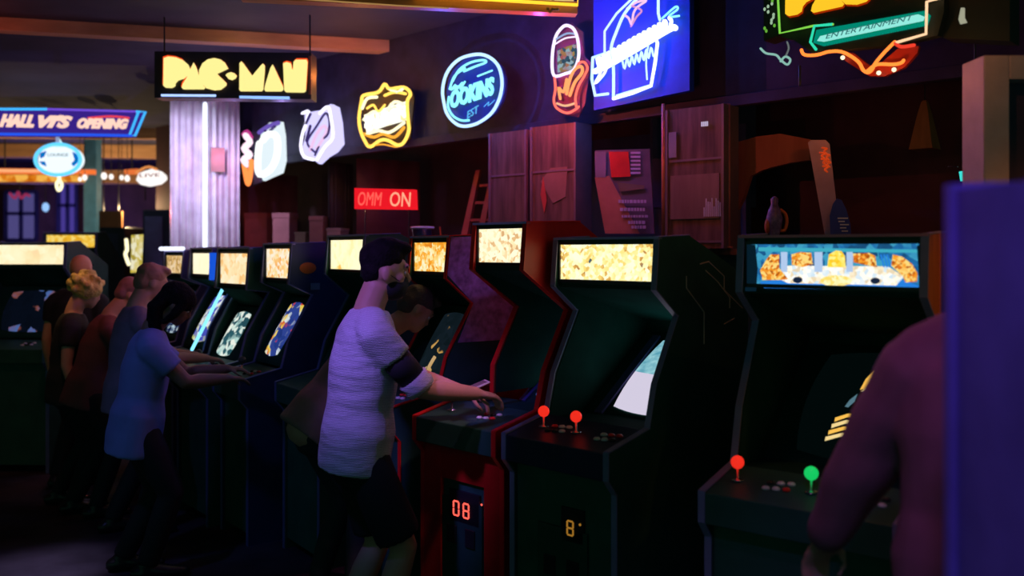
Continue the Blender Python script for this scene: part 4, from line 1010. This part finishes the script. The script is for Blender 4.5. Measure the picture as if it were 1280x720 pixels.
# ------------------------------------------------------------------ far hall
def far_hall():
    vi = mat('violet_wall_panel', (.16,.12,.30), .6)
    for k, (x0, x1, y0, y1) in enumerate(((8,46,240,300),(74,96,228,292))):
        a = P(x0, y1, 16.7); b = P(x1, y0, 16.7)
        o = MB().box(a.x, b.x, 16.7, 16.74, a.z, b.z).build('window_%d' % (k+1), emi('dim_violet_pane_%d' % k, (.07,.06,.20) if k == 0 else (.06,.04,.27), 1)); o['kind'] = 'structure'
        mb = MB()
        for xx in (a.x, (a.x+b.x)/2, b.x): mb.box(xx-.03, xx+.03, 16.66, 16.71, a.z, b.z)
        for zz in (a.z, (a.z*.45+b.z*.55), b.z): mb.box(a.x, b.x, 16.66, 16.71, zz-.03, zz+.03)
        mb.build('window_frame', mat('navy_frame', (.02,.02,.07), .6), o)
    a = P(108, 225, 13); b = P(124, 295, 13)
    o = MB().box(-.09, .09, -.09, .09, 0, CEIL-.01).box(-.12, .12, -.12, .12, 0, .12).build('painted_column', mat('blue_column_paint', (.06,.25,.5), .5), loc=((a.x+b.x)/2, 13, 0), bevel=.01); tagp(o, 'blue lit square column in the far hall beside the globe bulbs', 'column')
    c = P(138, 275, 12.2)
    r = empty('hanging_board', (c.x, c.y, c.z), 0, label='brown square board in the far hall under the globe bulbs', cat='board')
    MB().box(-.15, .15, 0, .04, -.14, .12).build('panel', mat('brown_board', (.40,.18,.07), .6), r); MB().tube([(-.1,.02,.12),(-.1,.02,CEIL-c.z)], .006, 5).build('rod', M['blk_btn'], r); MB().tube([(.1,.02,.12),(.1,.02,CEIL-c.z)], .006, 5).build('rod', M['blk_btn'], r)
    # tall dark refrigerator-like machines
    for lab, x0, x1, yt, Yd, c_ in (('tall dark vending machine beyond the aisle under the brown board', 124, 156, 284, 11.5, (.015,.02,.035)), ('blue grey vending machine with pale front panel left of the pale pillar', 178, 212, 262, 10.8, (.05,.05,.12))):
        a = P(x0, yt, Yd); b = P(x1, yt, Yd); W_ = b.x-a.x
        r = empty('vending_machine', ((a.x+b.x)/2, Yd, 0), 0, label=lab, cat='vending machine')
        MB().box(-W_/2, W_/2, 0, .6, 0, a.z).build('machine_body', mat('vend_body', c_, .4), r, bevel=.01)
        MB().box(-W_/2+.03, W_/2-.08, -.015, 0, .5, a.z-.08).build('machine_front', mat('vend_front', tuple(q*5 for q in c_) if x0 > 170 else (.03,.04,.08), .5), r, bevel=.006)
        MB().box(W_/2-.065, W_/2-.025, -.012, 0, 1.0, 1.5).build('coin_panel', M['blk_btn'], r)
    # narrow lit upright panel
    s = Sign('upright_lit_panel', 'narrow upright panel lit yellow and white behind the crowd', 'sign', 167, 318, 8.9, 30)
    s.plate('lit_panel', [(164,294),(176,293),(174,340),(163,341)], emi_art('yellow_white_strip', [(0,(.1,.08,.02)),(.4,(.7,.55,.08)),(.55,(.9,.85,.6))], 22, .9, off=2), 0, .03)
    s.neon('side_tube', [(161,300),(162,312),(160,318),(164,330)], NE['cream'], .018)
    b_ = s.pt(169, 341); MB().tube([b_, (b_.x, b_.y+.02, -s.o.z)], .02, 8).build('stand', M['blk_btn'], s.e)
    MB().lathe([(.16,0),(.16,.02),(.02,.04)], (b_.x, b_.y+.02, -s.o.z), 16).build('base', M['blk_btn'], s.e)
    c = P(57, 259, 14); mb = MB().ell((0,0,0), .05, .05, .07); mb.cur = 1; mb.tube([(0,0,.06),(0,0,CEIL-c.z)], .006, 5); o = mb.build('pendant_lamp', [emi('blue_white_lamp', (.3,.55,1), 1.1), M['blk_btn']], loc=c, smooth=True); tagp(o, 'tiny blue white pendant lamp between the far windows', 'lamp')
    s = Sign('pink_script_sign', 'dim pink script neon sign above the far left window', 'neon sign', 27, 245, 14, 0)
    s.neon('tube', [(14,242),(20,248),(24,240),(28,248),(33,243),(38,245)], emi('dim_pink', (.35,.03,.10), .8), .02)
    s.neon('rod', [(26,240),(26,229)], M['blk_btn'], .008, sm=False)
far_hall()

# ------------------------------------------------------------------ people
SKIN = mat('skin', (.52,.27,.20), .55, noise=.08)
SKIN2 = mat('skin_pink', (.62,.30,.24), .55, noise=.08)
SKIN3 = mat('skin_deep', (.24,.12,.09), .55, noise=.08)
HAIRD = mat('dark_hair', (.010,.008,.009), .9, spec=.15, noise=.4, nscale=30, bump=.6, bscale=90)
HAIRB = mat('blond_curls', (.85,.55,.18), .6, noise=.35, nscale=25, bump=.8, bscale=60)
def knit():
    m = bpy.data.materials.new('white_waffle_knit'); m.use_nodes = True; nt = m.node_tree; b = nt.nodes['Principled BSDF']; L = nt.links.new
    tc = nt.nodes.new('ShaderNodeTexCoord'); mp = nt.nodes.new('ShaderNodeMapping'); mp.inputs['Rotation'].default_value = (0, R(22), 0); mp.inputs['Scale'].default_value = (60, 60, 120)
    L(tc.outputs['Object'], mp.inputs[0])
    br = nt.nodes.new('ShaderNodeTexWave'); br.wave_type = 'BANDS'; br.bands_direction = 'Z'; br.inputs['Scale'].default_value = .42; br.inputs['Distortion'].default_value = 1.5; br.inputs['Detail Scale'].default_value = 1.4
    L(mp.outputs[0], br.inputs['Vector'])
    r = nt.nodes.new('ShaderNodeValToRGB'); r.color_ramp.elements[0].position = .15; r.color_ramp.elements[0].color = (.34,.32,.38,1); r.color_ramp.elements[1].position = .55; r.color_ramp.elements[1].color = (.66,.63,.70,1)
    L(br.outputs['Fac'], r.inputs['Fac']); L(r.outputs['Color'], b.inputs['Base Color']); b.inputs['Roughness'].default_value = .85
    n = nt.nodes.new('ShaderNodeTexNoise'); n.inputs['Scale'].default_value = 7; mp2 = nt.nodes.new('ShaderNodeMapping'); mp2.inputs['Scale'].default_value = (.6,.6,1.8); L(tc.outputs['Object'], mp2.inputs[0]); L(mp2.outputs[0], n.inputs['Vector'])
    bp = nt.nodes.new('ShaderNodeBump'); bp.inputs['Strength'].default_value = .5; bp.inputs['Distance'].default_value = .004; L(br.outputs['Fac'], bp.inputs['Height'])
    b2 = nt.nodes.new('ShaderNodeBump'); b2.inputs['Strength'].default_value = .6; b2.inputs['Distance'].default_value = .05; L(n.outputs['Fac'], b2.inputs['Height']); L(bp.outputs['Normal'], b2.inputs['Normal'])
    L(b2.outputs['Normal'], b.inputs['Normal']); return m
KNIT = knit()

PEND = []
def remesh(mb, name, m, parent, vox=.011, sm=4, disp=0, folds=False):
    me = bpy.data.meshes.new(name); me.from_pydata([tuple(v) for v in mb.v], [], mb.f)
    bm = bmesh.new(); bm.from_mesh(me); bmesh.ops.recalc_face_normals(bm, faces=bm.faces); bm.to_mesh(me); bm.free()
    o = bpy.data.objects.new(name, me); COL.objects.link(o)
    md = o.modifiers.new('r', 'REMESH'); md.mode = 'VOXEL'; md.voxel_size = vox; md.use_smooth_shade = True
    if sm:
        s_ = o.modifiers.new('s', 'SMOOTH'); s_.factor = .5; s_.iterations = sm
    o.parent = parent; PEND.append((o, m, disp, folds)); return o
def finish_remesh():
    dg = bpy.context.evaluated_depsgraph_get()
    new = [bpy.data.meshes.new_from_object(o.evaluated_get(dg)) for o, m, d_, f_ in PEND]
    for (o, m, disp, folds), nm in zip(PEND, new):
        if disp or folds:
            no = [v.normal.copy() for v in nm.vertices]
            for v, nn in zip(nm.vertices, no):
                if disp: v.co += nn*disp*(mnoise.noise(v.co*28)+.5*mnoise.noise(v.co*60))
                if folds: v.co += nn*.006*mnoise.noise(Vector((v.co.x*5, v.co.y*5, v.co.z*11)))
        o.modifiers.clear(); o.data = nm; nm.materials.clear(); nm.materials.append(m)
        for p in nm.polygons: p.use_smooth = True; p.material_index = 0
def ik(a, c, l1, l2, hint):
    a = Vector(a); c = Vector(c); d = c-a; L = min(d.length, (l1+l2)*.999); d.normalize()
    x = (l1*l1-l2*l2+L*L)/(2*L); h_ = math.sqrt(max(l1*l1-x*x, 0)); hv = Vector(hint); hv = hv-d*hv.dot(d); hv.normalize()
    return a+d*x+hv*h_, a+d*L
def hand(mb, wr, dirv, up, k=1.0, curl=.5, side=1):
    """palm and five fingers; dirv pointing along hand, up = back of the hand"""
    d = Vector(dirv).normalized(); up = Vector(up); up = (up-d*up.dot(d)).normalized(); s_ = d.cross(up)*side
    wr = Vector(wr)
    pal = wr+d*.085*k
    mb.tube([wr-d*.01, wr+d*.03*k, wr+d*.07*k, pal], [(.024*k,.020*k),(.034*k,.018*k),(.041*k,.016*k),(.040*k,.013*k)], 10, side=s_, caps='round')
    for i, (off, ln) in enumerate(((-.031,.066),(-.011,.078),(.011,.073),(.031,.058))):
        b = pal+s_*off*k-d*.006; p = [b]; dd = d.copy(); seg = ln*k/3
        for q in range(3):
            ang = curl*(.55 if q == 0 else .75); dd = (dd*math.cos(ang)-up*math.sin(ang)*1.0).normalized(); 
            p.append(p[-1]+dd*seg*(1.2 if q == 0 else .95))
        mb.tube(p, [.0095*k,.009*k,.0085*k,.0075*k], 8, caps='round')
    b = wr+d*.02*k-s_*.026*k
    mb.tube([b, b+(d*.6-s_*.7-up*.2).normalized()*.036*k, b+(d*.75-s_*.5-up*.4).normalized()*.07*k, b+(d*.95-s_*.25-up*.5).normalized()*.092*k], [.013*k,.011*k,.010*k,.008*k], 8, caps='round')

def person(lab, loc, face, H=1.75, lean=0.0, neck_fwd=.03, head_tilt=0.0, skin=SKIN, hair='short', hairm=HAIRD, shirtm=None, pantm=None, shorts=False, rh=None, lh=None,
           vox=.011, girth=1.0, mask=False, sleeve=.5, hem=.78, bend=0, elbow=(0,0,-1), curl=.5, shoem=None, female=False, handshow=True, step=.06, sleeve_cuff=False, head_turn=0, name='person', grp='people at the cabinets'):
    k = H/1.75; rz = face-math.pi/2
    e = empty(name, loc, rz, label=lab, cat='person', group=grp)
    up = Vector((0, 0, 1)); V = Vector
    hipz = .92*k
    hip = V((0, -.02*k-bend*.12, hipz)); 
    sp = V((0, math.sin(lean), math.cos(lean)))          # spine direction
    chest = hip+sp*.30*k; neck = hip+sp*.535*k+V((0, .0, 0)); 
    hd_dir = V((0, math.sin(lean*.6+head_tilt*.3), math.cos(lean*.6+head_tilt*.3)))
    nk_top = neck+hd_dir*.055*k+V((0, neck_fwd, 0)); 
    hc = nk_top+V((0, math.sin(head_tilt)*.06+.02, .10*k*math.cos(head_tilt*.6)))
    HM = Matrix.Rotation(head_turn, 3, 'Z') @ Matrix.Rotation(-head_tilt, 3, 'X')
    sw = (.175 if not female else .150)*k; hw = .095*k
    sh = {}; 
    perp = V((0, -math.cos(lean), math.sin(lean)))
    bo = MB()
    g = girth*k
    torso = [hip-sp*.06*k, hip+sp*.02, hip+sp*.14*k, chest, hip+sp*.44*k, hip+sp*.50*k, neck]
    tr = [(.15*g,.105*g),(.165*g,.115*g),(.145*g,.10*g),(.165*g,.115*g),(.165*g,.10*g),(.11*g,.075*g),(.06*g,.06*g)]
    if female: tr = [(.155*g,.105*g),(.165*g,.11*g),(.125*g,.09*g),(.14*g,.105*g),(.14*g,.09*g),(.09*g,.065*g),(.05*g,.05*g)]
    bo.tube(torso, tr, 20, side=(1,0,0), caps='round')
    bo.tube([neck-sp*.03, neck+sp*.02, nk_top+V((0,-.008,.04))], [.072*k,.062*k,.060*k], 14, caps='round')
    # head
    hs = k*.98
    def hp(x, y, z): return hc+HM @ V((x*hs, y*hs, z*hs))
    hM = HM
    bo.ell(hc+HM @ V((0,-.01*hs,.025*hs)), .076*hs, .095*hs, .092*hs, hM, 20, 14)
    bo.ell(hp(0,.028,-.045), .056*hs, .062*hs, .062*hs, hM)           # jaw
    bo.ell(hp(0,.066,-.088), .026*hs, .024*hs, .02*hs, hM)            # chin
    bo.tube([hp(0,.083,.02), hp(0,.104,-.018), hp(0,.094,-.03)], [.009*hs,.014*hs,.013*hs], 8, caps='round')   # nose
    bo.ell(hp(0,.082,.035), .055*hs, .016*hs, .014*hs, hM)            # brow
    bo.ell(hp(0,.086,-.055), .026*hs, .014*hs, .008*hs, hM); bo.ell(hp(0,.084,-.068), .022*hs, .013*hs, .008*hs, hM)   # lips
    for s_ in (-1, 1):
        bo.ell(hp(.078*s_,-.012,-.008), .011*hs, .02*hs, .032*hs, hM)
        bo.ell(hp(.040*s_,.050,-.014), .022*hs, .028*hs, .024*hs, hM)
    # arms
    ua, fa = .285*k, .255*k
    arms = {}
    for s_, tgt in ((1, rh), (-1, lh)):
        S0 = neck+sp*(-.095*k)+V((sw*s_, 0, 0))
        T = V(tgt) if tgt is not None else S0+V((.07*s_, .06, -(ua+fa)*.96))
        hint = (V((elbow[0]*s_, elbow[1], elbow[2])) if elbow[0] else V((.45*s_, -.35, -1.0))) if tgt is not None else V((.2*s_, -1, 0))
        E, Wp = ik(S0, T, ua, fa, hint); arms[s_] = (S0, E, Wp)
        bo.tube([neck-sp*.05*k, neck-sp*.058*k+V((sw*.6*s_,0,0)), S0], [.06*g,.058*g,.056*g], 12, caps='round')
        bo.tube([S0, S0.lerp(E,.4), E, E.lerp(Wp,.3), Wp], [.056*g,.050*g,.040*g,.042*g,.027*g], 12, caps='round')
        if handshow:
            dv = (Wp-E).normalized(); dv = (dv+V((0,.3,-.15))).normalized() if tgt is not None else dv
            upv = V((0, 0, 1)) if tgt is not None else V((s_, 0, 0))
            hand(bo, Wp, dv, upv, k, curl, side=s_)
    # legs
    legs = {}
    for s_ in (-1, 1):
        Hj = hip+V((hw*s_, 0, -.03*k)); foot = V((hw*1.15*s_, (step if s_ > 0 else -step)-.03, .075))
        Kn, An = ik(Hj, foot, .44*k, .43*k, V((0, 1, 0))); legs[s_] = (Hj, Kn, An)
        bo.tube([Hj, Hj.lerp(Kn,.5), Kn, Kn.lerp(An,.3), An], [.088*g,.074*g,.054*g,.055*g,.036*g], 14, caps='round')
        bo.tube([An+V((0,-.04,-.03)), An+V((0,.06,-.04)), An+V((0,.16,-.05))], [(.034,.03),(.042,.028),(.034,.018)], 10, side=(1,0,0), caps='round')
    remesh(bo, 'body', skin, e, vox)
    # shirt
    sb = MB(); q = .016
    if shirtm:
        st = [hip+sp*(hem-.92)*k, hip+sp*.04, hip+sp*.14*k, chest, hip+sp*.44*k, hip+sp*.50*k, hip+sp*.535*k]
        grow = [.036,.030,.03,.022,.018,.018,.014]
        sb.tube(st, [(a+gr, b+gr) for (a, b), gr in zip(tr, grow)], 24, side=(1,0,0), caps=True)
        for s_ in (-1, 1):
            S0, E, Wp = arms[s_]
            sb.tube([neck-sp*.055*k, neck-sp*.058*k+V((sw*.6*s_,0,0)), S0], [.073*g,.073*g,.072*g], 14, caps='round')
            if sleeve <= 1: sb.tube([S0, S0.lerp(E, sleeve*.5), S0.lerp(E, sleeve)], [.073*g,.070*g,.066*g], 14)
            else: sb.tube([S0, S0.lerp(E,.5), E, E.lerp(Wp,.5), E.lerp(Wp,sleeve-1)], [.073*g,.066*g,.058*g,.05*g,.042*g], 14, caps='round')
        remesh(sb, 'shirt', shirtm, e, .011, 3, folds=True)
    if sleeve_cuff:
        S0, E, Wp = arms[1]
        MB().tube([S0.lerp(E,sleeve-.02), S0.lerp(E,.78)], [.058*g,.054*g], 14).build('dark_undersleeve', mat('black_rib', (.01,.01,.012), .8), e, smooth=True)  # plain dark band around the upper arm below the sleeve
        MB().tube([S0.lerp(E,.78), S0.lerp(E,.86), S0.lerp(E,.92), S0.lerp(E,1.0)], [.062*g,.057*g,.062*g,.056*g], 14).build('knit_cuff', KNIT, e, smooth=True)
    pm = pantm or mat('dark_trousers', (.012,.013,.018), .8)
    pb = MB(); pb.tube([hip+sp*(.12 if bend else .09), hip, hip-up*.09*k], [(.158*g,.112*g),(.168*g,.118*g),(.158*g,.112*g)], 20, side=(1,0,0), caps='round')
    for s_ in (-1, 1):
        Hj, Kn, An = legs[s_]
        if shorts: pb.tube([Hj+V((0,0,.02)), Hj.lerp(Kn,.45), Hj.lerp(Kn,.88)], [.090*g,.090*g,.090*g], 16)
        else: pb.tube([Hj, Hj.lerp(Kn,.5), Kn, Kn.lerp(An,.4), An+V((0,0,.0))], [.10*g,.088*g,.07*g,.066*g,.055*g], 16)
    remesh(pb, 'shorts' if shorts else 'trousers', pm, e, .013, 3)
    sm_ = shoem or M['blk_btn']
    for s_ in (-1, 1):
        An = legs[s_][2]; b_ = MB()
        b_.tube([An+V((0,-.05,-.036)), An+V((0,.02,-.03)), An+V((0,.1,-.042)), An+V((0,.19,-.05))], [(.042,.038),(.046,.044),(.048,.033),(.036,.024)], 12, side=(1,0,0), caps='round')
        b_.tube([An+V((0,0,-.04)), An+V((0,0,.02))], [.046,.044], 12)
        remesh(b_, 'shoe', sm_, e, .01, 2)
    # hair
    hb = MB()
    if hair == 'short':
        hb.ell(hp(0,-.022,.052), .084*hs, .098*hs, .082*hs, hM, 20, 14)
        hb.ell(hp(0,-.06,.0), .076*hs, .058*hs, .075*hs, hM)
        hb.ell(hp(0,.045,.105), .062*hs, .05*hs, .03*hs, hM)
    elif hair == 'quiff':
        hb.ell(hp(0,-.022,.058), .084*hs, .098*hs, .080*hs, hM, 20, 14)
        hb.ell(hp(0,-.055,.01), .072*hs, .052*hs, .070*hs, hM)
        hb.ell(hp(0,.05,.112), .060*hs, .052*hs, .030*hs, hM); hb.ell(hp(0,.0,.120), .066*hs, .07*hs, .030*hs, hM)
    elif hair == 'long':
        hb.ell(hp(0,-.02,.045), .098*hs, .115*hs, .094*hs, hM, 20, 14)
        hb.tube([hp(0,-.07,.03), hp(0,-.085,-.08), hc+V((0,-.12,-.20))*1, hc+V((0,-.13,-.29))], [(.085*hs,.055*hs),(.088*hs,.055*hs),(.078*hs,.045*hs),(.05*hs,.03*hs)], 16, side=(1,0,0), caps='round')
        for s_ in (-1, 1): hb.tube([hp(.07*s_,.02,.05), hp(.082*s_,.02,-.05), hp(.082*s_,.0,-.12)], [.03*hs,.028*hs,.018*hs], 10, caps='round')
    elif hair == 'curly':
        rr_ = random.Random(3)
        hb.ell(hp(0,-.02,.04), .105*hs, .118*hs, .105*hs, hM, 20, 14)
        for i in range(46):
            a = rr_.uniform(0, 6.28); z = rr_.uniform(-.55, 1); cr = math.sqrt(max(0, 1-z*z))
            if math.sin(a)*cr > .55 and z < .4: continue
            hb.ell(hp(.113*cr*math.cos(a), -.02+.125*cr*math.sin(a), .04+.113*z), .026*hs, .026*hs, .026*hs, None, 8, 6)
    if hair: remesh(hb, 'hair', hairm, e, .008, 2, disp=.004)
    # eyes
    for s_ in (-1, 1):
        MB().ell(hp(.031*s_,.073,.008), .012*hs, .010*hs, .010*hs, hM, 10, 8).build('eye', [mat('eye_white', (.6,.58,.56), .3)], e, smooth=True)
        MB().tube([hp(.016*s_,.094,.036), hp(.034*s_,.089,.040), hp(.05*s_,.078,.034)], .004*hs, 6, caps='round').build('eyebrow', hairm, e, smooth=True)
    if mask:
        b_ = MB(); b_.ell(hp(0,.036,-.058), .062*hs, .066*hs, .058*hs, hM, 18, 12); b_.ell(hp(0,.080,-.035), .028*hs, .026*hs, .032*hs, hM)
        remesh(b_, 'face_mask', mat('black_mask', (.01,.01,.012), .8), e, .008, 2)
        for s_ in (-1, 1): MB().tube([hp(.06*s_,.05,-.03), hp(.085*s_,-.01,.0)], .002, 5).build('mask_loop', M['blk_btn'], e)
    return e, dict(hc=hc, hp=hp, arms=arms, neck=neck)

import time
# man in the white shirt
manY = 3.85; mx = (452-HX)/F*manY
man, mi = person('man in white waffle knit shirt and black face mask playing the red cabinet', (mx, manY, 0), R(20), H=1.775, lean=.10, neck_fwd=.035, head_tilt=.12,
    hair='quiff', shirtm=KNIT, pantm=mat('black_shorts', (.008,.012,.012), .85), shorts=True, rh=(.14,.46,1.12), lh=(-.05,.46,1.10), vox=.007, mask=True, sleeve=.42, hem=.80, sleeve_cuff=True, curl=.75, girth=1.06, name='person')
# phone in his hand -> its own thing
def phone():
    p = P(592, 484, 4.05); r = empty('white_phone', p, R(20), label='small white phone held flat in the hand of the man in white', cat='phone')
    Mx = Matrix.Rotation(R(-20), 4, 'Y')
    MB().box(-.07, .07, -.035, .035, -.004, .004, Mx).build('phone_body', mat('white_phone_case', (.75,.68,.68), .35), r, bevel=.002)
    MB().box(-.06, .06, -.03, .03, .004, .0045, Mx).build('phone_screen', mat('dark_glass', (.25,.2,.22), .15), r)
phone()
# woman in blue
wY = 4.9; person('woman with dark shoulder length hair in blue t-shirt bending her head over the controls', ((176-HX)/F*wY, wY, 0), R(22), H=1.57, lean=.16, neck_fwd=.05, head_tilt=.65,
    skin=SKIN3, hair='long', shirtm=mat('blue_cotton', (.20,.24,.62), .85, noise=.1), rh=(.08,.44,1.03), lh=(-.10,.45,1.06), female=True, sleeve=.62, hem=.72, girth=1.12, vox=.009)
# bent player behind the man
bY = 4.62; person('person in pinkish top bending far forward behind the man in white', ((428-HX)/F*bY, bY, 0), R(28), H=1.70, lean=.72, neck_fwd=.10, head_tilt=.75,
    skin=SKIN2, hair='short', hairm=mat('grey_brown_hair', (.10,.07,.08), .6, bump=.5, bscale=80), shirtm=mat('pink_grey_cotton', (.36,.19,.22), .85), rh=(.12,.58,1.02), lh=(-.12,.60,1.02), bend=1, sleeve=.5, hem=.82, pantm=mat('dark_jeans', (.025,.03,.05), .85))
# group at left
person('person with reddish bare head in dull mauve shirt behind the woman in blue', ((164-HX)/F*5.6, 5.6, 0), R(35), H=1.66, lean=.10, neck_fwd=.04, head_tilt=.35,
    skin=SKIN2, hair='short', hairm=mat('cropped_reddish_hair', (.45,.20,.17), .6), shirtm=mat('mauve_cotton', (.22,.15,.25), .85), rh=(.12,.42,1.05), lh=(-.12,.42,1.05), vox=.012)
person('person in maroon t-shirt with pinkish head hunched left of the woman in blue', ((112-HX)/F*6.0, 6.0, 0), R(30), H=1.58, lean=.30, neck_fwd=.06, head_tilt=.5,
    skin=SKIN2, hair='short', hairm=mat('mauve_cropped_hair', (.36,.14,.17), .6), shirtm=mat('maroon_cotton', (.22,.06,.07), .85), rh=(.12,.45,1.05), lh=(-.12,.45,1.05), vox=.012)
person('blond curly haired person in dark clothes in the left crowd', ((88-HX)/F*6.2, 6.2, 0), R(20), H=1.57, lean=.08, neck_fwd=.03, head_tilt=.4, head_turn=.2,
    skin=SKIN2, hair='curly', hairm=HAIRB, shirtm=mat('charcoal_cotton', (.03,.028,.03), .85), vox=.012)
person('farthest person of the left crowd with orange lit bald head', ((97-HX)/F*6.8, 6.8, 0), R(85), H=1.72, lean=.04, skin=mat('skin_ruddy', (.75,.34,.2), .5), hair=None, shirtm=mat('black_cotton', (.02,.02,.022), .85), vox=.013)  # orange light on the head put into the skin colour
# foreground shoulder
fgY = 2.08; person('out of focus person in dull maroon t-shirt seen from behind at right', ((1268-HX)/F*fgY, fgY, 0), R(62), H=1.86, lean=.08, neck_fwd=.05, head_tilt=.3,
    skin=SKIN, hair='short', shirtm=mat('dull_maroon_cotton', (.26,.10,.14), .85), lh=(-.47,.20,.90), rh=(.18,.42,1.02), vox=.011, girth=1.32, sleeve=1.9, elbow=(1,-.3,-.35), hem=.80)

# ------------------------------------------------------------------ spots and fill points added for single things, no fixtures
violet = (.36,.22,1.0)
spot((-1.6,2.2,3.2), (-.62,3.85,1.36), (.36,.16,1), 230, 21, .9)          # on the man in white
spot((-1.6,2.2,3.2), (-.62,3.85,.95), (.14,.16,1), 55, 15, .9)           # blue on the shirt hem
spot((.5,2.9,3.2), (-.3,3.95,1.12), (1,.40,.60), 120, 13, .8)              # pink on arms
spot((-2.6,3.0,3.2), (-1.9,4.9,1.2), (.20,.25,1), 32, 34, .7)            # on the woman in blue
spot((-2.4,4.9,3.2), (-2.9,6.4,1.45), (1,.26,.20), 20, 44, .8)           # reddish on the crowd
spot((-3.1,6.02,3.25), (-3.0,6.22,1.5), (1,.62,.18), 46, 10, .6)             # warm on the blond head
spot((-2.9,3.6,3.2), (-2.55,4.95,0), (.52,.40,.72), 420, 15, 1)            # violet pool on the floor
spot((-3.2,6.6,3.2), (-2.85,8.6,2.2), (.74,.66,.98), 190, 46, .6)          # pale pillar
spot((.2,.3,3.2), (.8,1.2,1.45), (.42,.22,1), 56, 60, .9)                # foreground cabinet
spot((.3,1.4,3.1), (.95,2.1,1.35), (.9,.16,.62), 16, 46, .8)             # foreground shoulder
spot((1.0,3.4,3.25), (1.5,3.1,1.9), (1,.33,.08), 10, 70, .8)             # warm by the door
point((.75,4.55,2.35), (1,.18,.12), 1.8)
point((1.5,4.4,2.3), (1,.22,.08), .4)
point((1.42,2.8,2.45), (1,.36,.12), 1.0)
spot((2.5,2.0,3.1), (1.5,3.2,1.45), (1,.30,.06), 34, 20, .7)          # warm on the wood side
spot((.35,3.0,3.25), (-.1,4.6,1.55), (.55,.30,1), 26, 16, .8)            # violet on the printed side
point((-.3,5.4,2.3), (.9,.16,.2), 2.2)
point((-1.4,6.9,2.3), (.9,.15,.2), 2.6)
point((-5.0,12.2,2.3), (1,.66,.34), 26)
point((-7.0,12.2,2.3), (1,.66,.34), 26)
point((-4.9,14.2,2.6), (1,.66,.34), 22)
point((-3.9,13.0,2.6), (1,.62,.3), 22)
point((-6.0,13.2,2.7), (1,.62,.3), 30)
point((-7.6,15.4,2.0), (.20,.16,1), 60)
point((-3.2,8.3,2.05), (1,.16,.14), 3)

finish_remesh()
